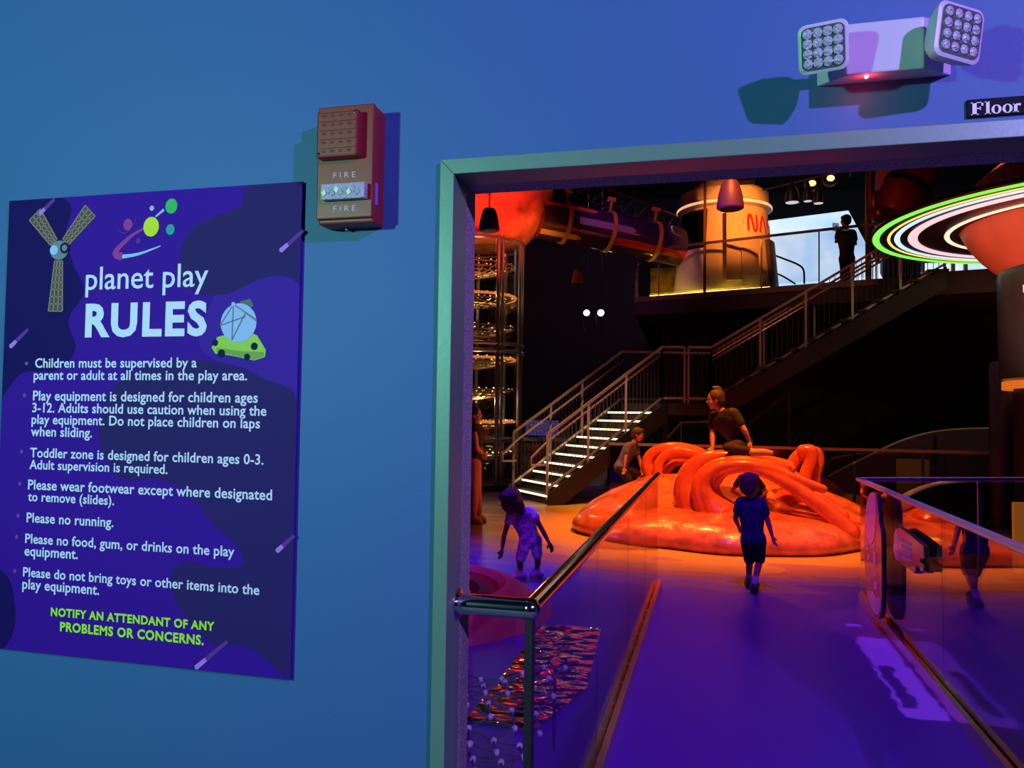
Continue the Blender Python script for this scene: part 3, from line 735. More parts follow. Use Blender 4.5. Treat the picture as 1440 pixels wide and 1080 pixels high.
strand(fc, [(928,688),(924,664),(930,646),(946,636),(970,636),(996,648)], RY-.16, [11,8,7,7,7,6])
me = melt(fc, 'rear_loop', LAVA2, SC, .016, 3); part('rear_loop', me, None, sc_)
fd = MB(); RY2 = 12.7
strand(fd, [(1108,690),(1111,662),(1120,644),(1133,634)], RY2, [12,9,9,9])
strand(fd, [(1126,692),(1134,664),(1141,646),(1140,634),(1128,632)], RY2-.12, [12,9,9,9,7])
strand(fd, [(1142,690),(1146,668),(1151,648),(1148,636),(1138,634)], RY2+.06, [11,8,8,8,6])
me = melt(fd, 'rear_hook', LAVA2, SC, .016, 3); part('rear_hook', me, None, sc_)

# ================================================================== staircase
d1 = Vector((.775, .632, 0)).normalized(); w1 = Vector((-d1.y, d1.x, 0)); SR = Vector((-2.793, 13.704, 0)); SW = 1.62
NR1, RISE1, TR1 = 11, .168, .245
L1 = SR+d1*TR1*(NR1-1)                           # near corner of the landing
L2 = Vector((-.04, 15.42, 0)); TOP = Vector((4.02, 15.45, 0))
d2 = (TOP-L2).normalized(); w2 = Vector((-d2.y, d2.x, 0)); LZ = NR1*RISE1
NR2 = 14; RISE2 = (MZ-LZ)/NR2; TR2 = (TOP-L2).length/NR2
st = thing('staircase', 'two-flight steel staircase with lit step edges rising to the upper floor', 'staircase', (SR+TOP)/2)
TREAD = mat('dark_tread', (.035, .03, .028), .5); NOSE = mat('lit_step_edge', (.9, .8, .6), .4, emit=(1, .80, .42), es=2.6)
STRG = mat('dark_stringer', (.020, .013, .012), .5)
NOSED = mat('unlit_step_edge', (.12, .10, .09), .5)
up = Vector((0, 0, 1))
def flight(o, d, wv, z0, nr, rise, tread, lit):
    for i in range(nr):
        z = z0+(i+1)*rise; a = o+d*tread*i+up*(z-.02)
        t = part('tread', MB().obox(a+d*(tread/2+.02)+wv*SW/2, d*(tread/2+.03), wv*SW/2, up*.02), TREAD, st)
        part('step_edge', MB().obox(a+d*-.012+wv*SW/2+up*.001, d*.006, wv*(SW/2), up*.017), NOSE if lit else NOSED, t, label='glowing step edge' if lit else None)
        part('riser', MB().obox(o+d*(tread*i+.02)+up*(z-rise/2-.03)+wv*SW/2, d*.008, wv*SW/2, up*(rise/2-.02)), TREAD, st)
flight(SR, d1, w1, 0, NR1-1, RISE1, TR1, True)
flight(L2, d2, w2, LZ, NR2, RISE2, TR2, False)
def stringer(a, b, wv, depth, off):
    a, b = Vector(a)+wv*off, Vector(b)+wv*off
    P = [a+up*.03, b+up*.03, b-up*depth, a+(b-a)*min(.95, max(0, (depth-a.z)/max((b-a).z, .01)) if a.z < depth else 0)-up*(depth if a.z >= depth else 0)*1.0]
    if a.z < depth: P[3] = a+(b-a)*((depth-a.z)/(b.z-a.z)); P[3].z = .0; P.append(Vector((a.x, a.y, 0)))
    return MB().prism(P, wv*.05)
s0, s1 = SR+up*RISE1, L1+up*LZ
for off in (-.05, SW): part('stringer', stringer(s0-d1*.05, s1, w1, .36, off), STRG, st)
u0, u1 = L2+up*LZ, TOP+up*MZ
for off in (-.05, SW): part('stringer', stringer(u0, u1, w2, .36, off), STRG, st)
La, Lb = L1+w1*SW, L2+w2*SW
part('landing', MB().prism([v+up*(LZ-.22) for v in (L1, L2, Lb, La)], up*.22), STRG, st)
m = MB()
for v in (L1, L2): m.box(v.x-.05, v.y+.05, 0, v.x+.05, v.y+.15, LZ-.22)
part('support_post', m, BLACK, st)
def rail_run(a, b, posts, nb, handrail_side=None, ext=None, h=1.08):
    a, b = Vector(a), Vector(b)
    m = MB().bar(a+up*h, b+up*h, .045, .045).bar(a+up*.10, b+up*.10, .03, .04)
    rp = part('railing', m, RAILP, st)
    for t in posts:
        p = a.lerp(b, t); part('post', MB().box(p.x-.021, p.y-.021, p.z-.08, p.x+.021, p.y+.021, p.z+h), RAILP, rp)
    for i in range(1, nb):
        t = i/nb
        if min(abs(t-q) for q in posts) < .3/nb: continue
        p = a.lerp(b, t); part('baluster', MB().box(p.x-.005, p.y-.005, p.z+.10, p.x+.005, p.y+.005, p.z+h-.02), BALU, rp)
    if handrail_side is not None:
        o = handrail_side*.09; q = [a+o+up*(h-.17), b+o+up*(h-.17)]
        if ext: q = [a+o+ext*.0+up*(h-.55), a+o+ext+up*(h-.55), a+o+ext+up*(h-.17-.25)]+q
        part('handrail', MB().tube(q, .02, 8), RAILP, rp, True)
BALU = mat('dark_baluster', (.06, .055, .055), .5, .3)
e1 = w1*.10
rail_run(s0+e1, s1+e1, (0, .34, .67, 1), 30, w1*1, -d1*.28)
rail_run(s0+w1*(SW-.10), s1+w1*(SW-.10), (0, .33, .62, 1), 30, -w1, -d1*.28)
l1, l2 = L1+e1+up*LZ, L2+w2*.10+up*LZ
ld = (l2-l1).normalized()
rail_run(l1, l1.lerp(l2, .46), (0, 1), 5); rail_run(l1.lerp(l2, .54), l2, (0, 1), 5)
rail_run(La+up*LZ-w1*.1, Lb+up*LZ-w2*.1, (0, 1), 12)
rail_run(u0+w2*.10, u1+w2*.10, (0, .22, .42, .62, .82, 1), 44, w2)
rail_run(u0+w2*(SW-.10), u1+w2*(SW-.10), (0, .26, .5, .75, 1), 44, -w2)

# ================================================================== upper floor
mr_ = thing('glass_railing', 'glass railing with dark top rail along the front edge of the upper floor', 'railing', (PA+PB)/2)
RAILD = mat('dark_red_rail', (.16, .07, .06), .4, .4)
md = (Vector((3.05, 16.35, MZ))-PA); ml = md.length; mdn = md.normalized(); mn_ = Vector((-mdn.y, mdn.x, 0))
e0 = PA+mn_*.04
part('top_rail', MB().bar(e0+mdn*.55+up*1.08, e0+mdn*ml+up*1.08, .05, .05), RAILD, mr_)
ts = [0.02, .55, 1.62, 2.85, 4.0, ml-.03]
for i in range(5):
    a, b = e0+mdn*(ts[i]+.02), e0+mdn*(ts[i+1]-.02); part('glass_panel', MB().bar(a+up*.55, b+up*.55, .012, .98), GLASS, mr_)
for i, t in enumerate(ts):
    p = e0+mdn*t+mn_*.03; hgt = 2.75 if i == 2 else (.98 if i < 2 else 1.06)
    part('post', MB().box(p.x-.03, p.y-.03, MZ, p.x+.03, p.y+.03, MZ+hgt) if i == 2 else MB().box(p.x-.014, p.y-.014, MZ, p.x+.014, p.y+.014, MZ+hgt), RAILD if i == 2 else STEEL, mr_)
part('side_panel', MB().bar(e0+mdn*-.02+up*.52, e0+mdn*-.25+mn_*1.6+up*.52, .012, 1.0), GLASSD, mr_)
part('clamp', MB().bar(e0+up*1.02, e0+mdn*.5+up*1.06, .03, .03).bar(e0+mdn*-.05+up*1.02, e0+mdn*-.14+mn_*.5+up*1.06, .03, .03), STEEL, mr_)
amb = MB().bar(e0+mdn*.3+mn_*.12+up*.03, e0+mdn*3.0+mn_*.12+up*.02, .04, .03)  # added emitter, imitates the amber glow on the glass railing
single('added_glow_strip', amb, mat('amber_strip', (.9, .6, .1), .4, emit=(1, .62, .05), es=5), 'added glowing amber strip imitating the glow on the upper glass railing', 'light strip')
for t in (.45,): point('amber_glow', e0+mdn*t+mn_*.16+up*.22, (1, .48, .02), 4, .04)  # added point light for the amber glow at the capsule base
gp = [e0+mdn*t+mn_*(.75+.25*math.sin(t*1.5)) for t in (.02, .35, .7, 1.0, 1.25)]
GPM = mat('mottled_gold_reflection', (.50, .36, .06), .4, .3, var=.85, vscale=3.5)  # gold mottling paints the glass railing's reflection onto an added panel
single('gold_reflection', MB().prism(gp+[v+mn_*.05 for v in gp[::-1]], up*.8), GPM, 'added gold panel imitating a reflection in the upper glass railing below the tube slide', 'panel')
RG = thing('metal_railing', 'grey metal railing of the upper floor under the glowing ring', 'railing', (5.5, 15.5, MZ))
m = MB().bar((4.15, 15.75, MZ+1.05), (7.2, 15.5, MZ+1.05), .05, .05).bar((4.15, 15.75, MZ+.55), (7.2, 15.5, MZ+.55), .04, .04)
part('rails', m, RAILP, RG)
for x in (4.2, 4.4, 5.4, 6.6): part('post', MB().box(x-.03, 15.72-(x-4.15)*.08-.03, MZ, x+.03, 15.72-(x-4.15)*.08+.03, MZ+1.05), RAILP, RG)
# capsule
CPO = Vector((.22, 18.75, MZ))
CAPW = mat('white_capsule_panel', (.80, .72, .62), .45, var=.12, vscale=2); CAPD = mat('capsule_opening_shade', (.006, .005, .006), .9, spec=0)
CAPB = mat('capsule_rib', (.62, .52, .42), .5); CAPG = mat('capsule_vent', (.10, .08, .09), .5)
cp = thing('space_capsule', 'orange-lit white space capsule with red lettering on the upper floor', 'space capsule', CPO)
part('body', MB().lathe([(1.14, 0), (1.12, .35), (1.04, 1.2), (.96, 1.95), (.955, 2.0), (.3, 2.0)], CPO, 56), CAPW, cp, True)
part('collar', MB().lathe([(.97, 1.98), (1.06, 2.02), (1.06, 2.10), (1.0, 2.14), (.99, 2.40), (.90, 2.48), (.2, 2.5)], CPO, 56), CAPW, cp, True)
part('dome', MB().lathe([(.72, 2.48), (.66, 2.66), (.52, 2.80), (.30, 2.88), (0, 2.90)], CPO, 40), CAPW, cp, True)
part('glow_band', MB().lathe([(1.062, 2.025), (1.075, 2.04), (1.075, 2.07), (1.062, 2.085)], CPO, 48, ring=True), mat('warm_band', (.9, .7, .5), .4, emit=(1, .55, .28), es=.9), cp, True, label='glowing band under the collar')
def cyl(a, z, rr=0.0):                           # point on the capsule wall; a in degrees from -Y towards +X
    r = 1.14-.095*max(0, z) + rr; t = math.radians(a); return CPO+Vector((r*math.sin(t), -r*math.cos(t), z))
def patch(a0, a1, z0, z1, rr, n=8):
    m = MB(); P = [cyl(a0+(a1-a0)*i/n, z, rr) for z in (z0, z1) for i in range(n+1)]; Q = [cyl(a0+(a1-a0)*i/n, z, -.02) for z in (z0, z1) for i in range(n+1)]
    k = n+1; fs = []
    for i in range(n): fs += [(i, i+1, k+i+1, k+i), (2*k+i+1, 2*k+i, 3*k+i, 3*k+i+1), (i, 2*k+i, 2*k+i+1, i+1), (k+i, k+i+1, 3*k+i+1, 3*k+i)]
    fs += [(0, k, 3*k, 2*k), (n, 2*k+n, 3*k+n, k+n)]
    return m.add(P+Q, fs)
part('doorway', patch(-72, -22, 1.05, 1.92, .03, 16), CAPD, cp, label='doorway patch with its inner shade as colour')  # closed patch; the dark inside of the doorway is put into its colour
part('rib', patch(2, 18, .25, 1.80, .20, 4), CAPB, cp); part('rib', patch(16, 33, .05, .95, .24, 4), CAPB, cp)
part('hatch', patch(58, 100, .05, 1.25, .10, 6), CAPG, cp)
part('window', patch(-38, -25, 2.13, 2.38, -.06, 3), CAPG, cp); part('window', patch(-12, -4, 2.13, 2.38, -.06, 3), CAPG, cp)
# red worm lettering
lm = MB(); CH = .36
def worm(pts, a_off, z0, wd=.055):
    P = spline([(p[0], 0, p[1]) for p in pts], 6); n = len(P); Lp, Rp = [], []
    for i, p in enumerate(P):
        t = (P[min(i+1, n-1)]-P[max(i-1, 0)]).normalized(); s = Vector((-t.z, 0, t.x))*wd/2/CH
        for arr, sg in ((Lp, 1), (Rp, -1)):
            q = p+s*sg; arr.append(cyl(a_off+q.x*CH*54, z0+q.z*CH, .03))
    inn = [v-Vector(((v.x-CPO.x), (v.y-CPO.y), 0))*.01 for v in Lp]
    for i in range(n-1): lm.add([Lp[i], Lp[i+1], Rp[i+1], Rp[i]], [(0,1,2,3)])
NP = [(0,0),(0,.55),(.02,.85),(.12,.98),(.24,.90),(.34,.5),(.44,.10),(.56,.02),(.66,.15),(.68,.45),(.68,1)]
AP = [(0,0),(.12,.45),(.24,.85),(.34,.98),(.44,.85),(.56,.45),(.68,0)]
SP = [(.66,.98),(.2,.98),(.05,.88),(.05,.62),(.2,.52),(.5,.50),(.64,.38),(.64,.12),(.5,.02),(0,.02)]
for g, a in ((NP, 30), (AP, 48), (SP, 66), (AP, 84)): worm(g, a, 1.40)
part('lettering', lm, mat('red_lettering', (.70, .03, .02), .45), cp, label='red rounded lettering')
# lit screen behind
SY = 22.6
SCR = mat('lit_screen', (.5, .6, .7), .6); N, L = nodes_of(SCR); b = N['Principled BSDF']
tc = N.new('ShaderNodeTexCoord'); nz = N.new('ShaderNodeTexNoise'); nz.inputs['Scale'].default_value = .9; nz.inputs['Detail'].default_value = 3
r = N.new('ShaderNodeValToRGB'); r.color_ramp.elements[0].position = .35; r.color_ramp.elements[0].color = (.40, .66, 1, 1); r.color_ramp.elements[1].position = .62; r.color_ramp.elements[1].color = (.74, .88, 1, 1)
L.new(tc.outputs['Object'], nz.inputs['Vector']); L.new(nz.outputs['Fac'], r.inputs[0]); L.new(r.outputs[0], b.inputs['Emission Color']); b.inputs['Emission Strength'].default_value = 1.1
P = [at(x, y, SY) for x, y in ((1060,313),(1193,296),(1233,371),(1436,368),(1436,405),(1060,408))]
ss = thing('projection_screen', 'tall pale blue lit screen at the back of the upper floor', 'screen', (P[0]+P[4])/2)
part('screen', MB().prism(P, (0, .06, 0)), SCR, ss)
fl = MB(); zb = min(p.z for p in P)
for x in (P[0].x+.3, (P[0].x+P[3].x)/2, P[3].x-.3): fl.box(x-.05, SY+.07, MZ, x+.05, SY+.17, zb+.3)
part('stand', fl, BLACK, ss)
dr = at(1267, 380, 20.5)
single('drum', MB().lathe([(.02, 0), (.42, .02), (.46, .12), (.46, .50), (.40, .52)], (dr.x, 20.5, MZ+.72), 28).tube([(dr.x, 20.5, MZ), (dr.x, 20.5, MZ+.74)], .06, 10), BLACK, 'dark round drum standing on the upper floor before the lit screen', 'drum', smooth=True)
hr = thing('handrail', 'thin dark bent handrail beside the space capsule', 'handrail', (2.0, 19.2, MZ))
part('tube', MB().tube(spline([at(1078,355,19.2), at(1100,363,19.2), at(1122,372,19.2), at(1130,380,19.2), at(1131,398,19.2)], 5), .022, 8).tube(spline([at(1080,380,19.2), at(1100,388,19.2), at(1118,399,19.2)], 4), .02, 8), BLACK, hr, True)

# ================================================================== glass tower and planet
TC = Vector((-5.2, 16.6, 0)); TRD = 1.15; TZ = 5.35
tw = thing('glass_tower', 'round glass climbing tower under the red planet at the left', 'climbing tower', TC)
POSTM = mat('tower_post', (.28, .30, .36), .3, .7)
part('base_plinth', MB().lathe([(TRD+.08, 0), (TRD+.08, .12), (TRD-.02, .12)], TC, 48), BLACK, tw)
nP = 10
for k in range(nP):
    a = 2*PI*k/nP-PI/2+.18
    p = TC+Vector((math.cos(a), math.sin(a), 0))*TRD
    part('post', MB().tube([p, p+up*TZ], .045, 8, cap='flat').tube([p+Vector((math.cos(a+.09), math.sin(a+.09), 0))*.06*0+Vector((-math.sin(a), math.cos(a), 0))*.11, p+Vector((-math.sin(a), math.cos(a), 0))*.11+up*TZ], .03, 8, cap='flat'), POSTM, tw, True)
for z in (1.05, 2.92, 3.08, TZ-.05):
    part('ring_beam', MB().tube([TC+Vector((math.cos(a)*TRD, math.sin(a)*TRD, z)) for a in [2*PI*i/48 for i in range(48)]], .04, 8, closed=True), POSTM, tw, True)
for k in range(nP):
    a = 2*PI*k/nP-PI/2+.24; b = a+2*PI/nP-.12
    q = [TC+Vector((math.cos(a+(b-a)*i/4), math.sin(a+(b-a)*i/4), 0))*(TRD-.03) for i in range(5)]
    part('glass_panel', MB().prism(q+[v*1 - (v-TC).normalized()*.012 for v in q[::-1]], up*(TZ-.1)), GLASST, tw)
NETM = mat('bronze_net_disc', (.30, .20, .11), .4, .3); GLOW = mat('warm_net_light', (.9, .6, .3), .4, emit=(1, .62, .25), es=2.4); RIM = mat('lit_orange_rim', (.9, .3, .08), .4, emit=(1, .30, .06), es=.9)
for i in range(7):
    z = .55+i*.68; r = .98
    m = MB()
    for q in range(5): m.tube([TC+Vector((math.cos(t)*r*(.25+.18*q), math.sin(t)*r*(.25+.18*q), z+.22*(.25+.18*q)**2)) for t in [2*PI*j/40 for j in range(40)]], .022, 6, closed=True)
    for j in range(20):
        t = 2*PI*j/20; m.tube([TC+Vector((math.cos(t)*r*s, math.sin(t)*r*s, z+.22*s*s)) for s in (.2, .5, .8, .97)], .014, 5)
    dsc = part('net_disc', m, NETM, tw, True)
    gm = MB()
    for q in (.55, .78, .95):
        for j in range(26):
            t = 2*PI*(j+random.random()*.6)/26; gm.ball(TC+Vector((math.cos(t)*r*q, math.sin(t)*r*q, z+.22*q*q+.035)), random.choice((.010, .014, .02)), 6, 4)
    part('net_lights', gm, GLOW, dsc, label='tiny warm lights')
    if i in (1, 3, 5): part('rim', MB().tube([TC+Vector((math.cos(t)*r, math.sin(t)*r, z+.20)) for t in [2*PI*j/48 for j in range(48)]], .03, 6, closed=True), RIM, dsc, True)
part('pole', MB().tube([TC+up*.1, TC+up*(TZ-.1)], .06, 10), NETM, tw)
point('tower_light', (TC.x+.3, TC.y-.3, 1.9), (1, .62, .3), 45, .1); point('tower_light', (TC.x+.3, TC.y-.3, 4.2), (1, .6, .3), 30, .1)
PLC = Vector((-5.2, 16.6, 6.72)); PR = 1.80
PLM = mat('mottled_planet_shell', (.95, .26, .12), .6, var=.9, vscale=1.6)
pl = [(PR*math.cos(t), PR*math.sin(t)) for t in [math.radians(a) for a in range(-49, 91, 6)]]
single('planet_shell', MB().lathe([(r_, h_) for r_, h_ in pl]+[(0, PR)], PLC, 56), PLM, 'large glowing red-orange planet globe on top of the glass tower', 'planet', smooth=80)

# ---- tube slide with bands, and its truss
A, B = Vector((-3.72, 16.72, 5.90)), Vector((-.30, 18.7, 5.42)); TRa = .44
mid = (A+B)/2+Vector((-.05, -.05, .03)); tp = spline([A, mid, B], 10)
sl = thing('tube_slide', 'dark violet tube with yellow bands from the red planet to the capsule', 'tube slide', (A+B)/2)
part('tube', MB().tube(tp, TRa, 36, cap='flat'), mat('dark_violet_tube', (.05, .03, .075), .12, coat=.6), sl, 60)
td = (B-A).normalized(); tn = td.cross(up).normalized()*1.0; tu = tn.cross(td)
BAND = mat('yellow_band', (.75, .42, .05), .4)
def tpos(t): k = t*(len(tp)-1); i = min(int(k), len(tp)-2); return tp[i].lerp(tp[i+1], k-i)
for t in (.19, .43, .68, .90):
    c = tpos(t); bn = part('band', MB().lathe([(TRa+.002, -.045), (TRa+.028, -.045), (TRa+.028, .045), (TRa+.002, .045)], c, 36, axis=td, ring=True), BAND, sl)
    part('hanger', MB().bar(c+tu*TRa, c+tu*(TRa+.26), .05, .05).obox(c+tu*(TRa+.30), td*.09, tn*.05, tu*.04), BAND, bn)
def tstripe(t0, t1, ang, wd, m):
    P = []
    for i in range(17):
        t = t0+(t1-t0)*i/16; e = min(1, math.sqrt(max(0, 1-max(0, (abs(i-8)-6.5)/1.5)**2))) if i > 8 else 1
        for s in (-1, 0, 1):
            a = math.radians(ang)+s*wd/2/TRa*max(e, .15); P.append(tpos(t)+(tn*math.cos(a)+tu*math.sin(a))*(TRa+.004))
    mb = MB().add(P, [(i*3+j, i*3+j+1, i*3+j+4, i*3+j+3) for i in range(16) for j in (0, 1)]); return part('stripe', mb, m, sl)
_front = 1 if tn.y < 0 else -1
OR = mat('orange_stripe', (.95, .16, .03), .4); GY_ = mat('grey_stripe', (.42, .38, .40), .4); YS = mat('yellow_stripe', (.8, .5, .06), .4); RS = mat('red_stripe', (.65, .03, .03), .4)
base = 0 if tn.y < 0 else 180
sg = 1 if tn.y < 0 else -1
for t0, t1, ang, wd, m in ((0.0, .34, 40, .14, OR), (.24, .55, 0, .15, GY_), (0.0, .27, -52, .14, YS), (.45, .97, -38, .18, RS)):
    tstripe(t0, t1, base+sg*ang, wd, m)
tr_ = thing('truss', 'dark lattice truss hanging above the tube slide', 'truss', (A+B)/2+up*.8)
TRU = mat('dark_truss_metal', (.10, .075, .09), .45, .4)
m = MB(); c0 = [at(788, 268, 17.2), at(975, 336, 19.0)]; c1 = [at(800, 244, 17.4), at(978, 314, 19.2)]; c2 = [at(800, 262, 18.2), at(978, 330, 19.9)]
for a_, b_ in (c0, c1, c2): m.tube([a_, b_], .035, 8)
part('chord', m, TRU, tr_, True); m = MB(); nb = 9
for i in range(nb):
    t0, t1 = i/nb, (i+.5)/nb; t2 = (i+1)/nb
    m.tube([c0[0].lerp(c0[1], t0), c1[0].lerp(c1[1], t1), c0[0].lerp(c0[1], t2)], .016, 6); m.tube([c1[0].lerp(c1[1], t1), c2[0].lerp(c2[1], t0)], .014, 6)
part('lattice', m, TRU, tr_)
m = MB()
for t in (.1, .9): p = c1[0].lerp(c1[1], t); m.tube([p, Vector((p.x, p.y, HZ))], .02, 6)
part('hanger', m, TRU, tr_)

# ================================================================== ringed planet at the right
RC = Vector((5.06, 12.04, 4.27))
rp = thing('ringed_planet', 'orange planet ringed by glowing neon bands on a dark drum at the right', 'planet', (RC.x, RC.y, 0))
part('globe', MB().lathe([(1.22, -.62), (1.30, -.55), (1.45, -.40), (1.60, -.20), (1.70, 0), (1.68, .25), (1.5, .65), (1.1, .98), (.5, 1.18), (0, 1.22)], RC, 64), mat('banded_planet_shell', (.62, .17, .10), .45, var=.25, vscale=1.2), rp, 60)
part('ring_plate', MB().lathe([(1.70, -.01), (1.78, -.02), (2.84, -.02), (2.86, 0), (2.84, .05), (1.70, .05)], RC, 96, ring=True), mat('dark_ring_plate', (.02, .014, .018), .35), rp, 30)
def neon(nm, r0, r1, col, es):
    part('neon_band', MB().lathe([(r0, -.021), (r0+.008, -.032), (r1-.008, -.032), (r1, -.021)], RC, 128, ring=True), mat(nm, col, .4, emit=col, es=es*.62), rp, True, label=nm.replace('_', ' '))
neon('green_neon_band', 2.735, 2.83, (.20, 1, .10), 1.9); neon('yellow_neon_band', 2.592, 2.632, (1, .80, .22), 1.7)
neon('pale_blue_neon_band', 2.462, 2.538, (.55, .85, 1), 1.7); neon('pink_white_neon_band', 2.23, 2.36, (1, .66, .72), 1.6); neon('cream_neon_band', 1.82, 1.89, (1, .80, .55), 1.8)
DRM = mat('dark_drum_panel', (.045, .055, .075), .3, .2)
part('drum', MB().lathe([(1.10, -2.12), (1.23, -2.10), (1.25, -.70), (1.22, -.60)], RC, 64), DRM, rp, 40)
part('drum_base', MB().lathe([(1.06, -4.27), (1.06, -2.12)], RC, 48), BLACK, rp)
part('glow_ring', MB().lathe([(1.08, -2.22), (1.20, -2.24), (1.20, -2.13), (1.08, -2.12)], RC, 64, ring=True), mat('orange_lit_band', (.8, .3, .05), .4, emit=(1, .25, .03), es=.5), rp)
part('label_light', MB().obox(at(1433, 384, 11.0)*1, (.05, 0, 0), (0, .01, 0), (0, 0, .05)) if False else MB().obox(RC+Vector((-1.12, -.58, -.95)), Vector((.46, -.88, 0))*.06, Vector((.88, .46, 0))*.02, up*.05), mat('small_lit_label', (.6, .7, .8), .4, emit=(.6, .75, .9), es=.7), rp)
single('pillar', MB().lathe([(.165, 0), (.165, 2.45), (.15, 2.48), (0, 2.48)], at(1410, 735, 13.3).xy.to_3d(), 24), mat('dark_blue_pillar', (.03, .03, .12), .4), 'slim dark blue pillar in front of the ringed planet base', 'pillar', smooth=True)
yp = at(1440, 742, 9.4)
single('lit_panel', MB().box(yp.x-.09, 9.4, 0, yp.x+.9, 9.48, .74), mat('amber_panel', (.80, .30, .06), .5, emit=(1, .32, .04), es=.35), 'amber panel low at the right edge behind the railing', 'panel', bevel=.01)

# ================================================================== behind the sculpture
g0, g1 = at(856, 624, 14.4), at(1399, 637, 14.1)
gb = thing('glass_barrier', 'low dark glass barrier with steel rail behind the lava mound', 'barrier', ((g0.x+g1.x)/2, 13.6, 0))
gd = (g1-g0); gdn = Vector((gd.x, gd.y, 0)).normalized()
part('top_rail', MB().bar(g0, g1, .05, .05), mat('barrier_rail', (.55, .38, .33), .35, .7), gb)
for i in range(6):
    a, b = g0.lerp(g1, i/6+.004), g0.lerp(g1, (i+1)/6-.004); h = (a.z+b.z)/2-.04
    part('glass_panel', MB().bar(Vector((a.x, a.y, h/2+.03)), Vector((b.x, b.y, h/2+.03)), .012, h-.05), GLASSD, gb)
part('base_channel', MB().bar(Vector((g0.x, g0.y, .03)), Vector((g1.x, g1.y, .03)), .07, .06), BLACK, gb)
rw = [at(x, y, 16.2) for x, y in ((1165,672),(1195,656),(1228,640),(1262,624),(1300,612),(1340,606),(1396,604),(1420,604))]
rt_ = spline(rw, 4)
cw = thing('curved_ramp_wall', 'low curved grey-violet ramp wall rising behind the glass barrier', 'ramp wall', (rw[3].x, 16.2, 0))
part('wall_panel', MB().prism(rt_+[Vector((rt_[-1].x, 16.2, 0)), Vector((rt_[0].x, 16.2, 0))], (0, .08, 0)), mat('violet_grey_panel', (.10, .07, .11), .5), cw)
part('cap_rail', MB().tube([p+Vector((0, .04, .02)) for p in rt_], .025, 8), RAILP, cw, True)
part('seam', MB().box(rw[4].x+.15, 16.18, 0, rw[4].x+.2, 16.2, rw[4].z), BLACK, cw)
hb = thing('sloping_handrail', 'thin steel handrail sloping up behind the lava mound under the landing', 'handrail', (-.9, 16.9, 0))
hp = [at(905,652,16.9), at(958,594,16.9), at(1003,592,16.9)]
m = MB().tube(hp, .025, 8)
for p in hp: m.tube([p, Vector((p.x, p.y, 0))], .015, 6)
part('rail', m, RAILP, hb, True)
hp = [at(1045,602,17.4), at(1110,552,17.4)]
single('sloping_handrail', MB().tube(hp, .025, 8).tube([hp[0], Vector((hp[0].x, hp[0].y, 0))], .015, 6).tube([hp[1], Vector((hp[1].x, hp[1].y, 0))], .015, 6), mat('dim_rail', (.22, .13, .12), .5, .4), 'dim sloping rail under the upper stair flight', 'handrail')
ar = [at(1272,698,9.9), at(1292,688,10.1), at(1320,680,10.3), at(1355,676,10.5), at(1392,674,10.8)]
ra = thing('curved_rail', 'pale curved bench edge seen over the right railing', 'rail', (ar[2].x, 10.3, 0))
P = spline(ar, 5); part('edge', MB().tube(P, .045, 8, flat=.5), mat('pale_blue_edge', (.45, .60, .70), .4), ra, True)
part('skirt', MB().prism(P+[Vector((p.x, p.y, 0)) for p in P[::-1]], (0, .05, 0)), BLACK, ra)
# information sign and counter beyond the stairs
sg_ = at(762, 600, 19.0); k = thing('hanging_sign', 'violet sign with pale lettering beyond the staircase rail', 'sign', (sg_.x, 19.0, sg_.z))
part('board', MB().box(sg_.x-.42, 19, sg_.z-.22, sg_.x+.42, 19.04, sg_.z+.16), mat('violet_sign', (.06, .05, .30), .5, emit=(.05, .04, .28), es=.5), k)
m = MB()
for i in range(3): m.box(sg_.x-.12, 18.992, sg_.z+.02-.09*i+.04, sg_.x+.32-.05*i, 19, sg_.z+.055-.09*i+.04)
m.lathe([(.09, 0), (.09, .01)], (sg_.x-.26, 19, sg_.z-.03), 16, axis=(0,-1,0)); part('print_mark', m, LETTER, k)
part('post', MB().box(sg_.x-.03, 19.05, 0, sg_.x+.03, 19.11, sg_.z+.1), BLACK, k)
cu = at(770, 650, 18.2); ct = thing('counter', 'pale grey counter beyond the staircase', 'counter', (cu.x, 18.2, 0))
part('worktop', MB().box(cu.x-1.5, 17.8, .98, cu.x+1.5, 18.4, 1.06), mat('grey_worktop', (.30, .30, .36), .4), ct)
part('front', MB().box(cu.x-1.45, 17.9, 0, cu.x+1.45, 18.35, .98), mat('slate_front', (.12, .14, .20), .5), ct)
part('red_panel', MB().box(cu.x-.35, 17.89, .35, cu.x-.08, 17.9, .9), mat('red_front_panel', (.4, .06, .06), .5), ct)

# ================================================================== ceiling things
def pendant(px, py, wpx, hpx, Y, label, col, cord_px=None):
    c = at(px, py, Y); k = Y*1.02/1107; r = wpx*k/2; h = hpx*k
    t = thing('pendant_speaker', label, 'speaker', (c.x, c.y, c.z-h/2), 'pendant speakers hanging from the hall ceiling')
    z = c.z-h/2
    part('shell', MB().lathe([(r*.80, 0), (r*.98, h*.04), (r, h*.10), (r*.88, h*.5), (r*.66, h*.86), (r*.50, h*.97), (r*.18, h)], (c.x, c.y, z), 28), mat(col[0], col[1], .5), t, True)
    part('grille', MB().lathe([(r*.80, -.002), (r*.80, .004), (0, .006)], (c.x, c.y, z), 24), BLACK, t)
    part('cable', MB().tube([(c.x, c.y, z+h), (c.x, c.y, HZ)], .008, 6), BLACK, t)
pendant(688, 309, 30, 34, 9.0, 'dark violet pendant speaker hanging in front of the red planet', ('dark_violet_speaker', (.05, .02, .12)))
pendant(1027, 274, 36, 40, 11.0, 'purple pendant speaker hanging in front of the space capsule', ('purple_speaker', (.085, .03, .17)))
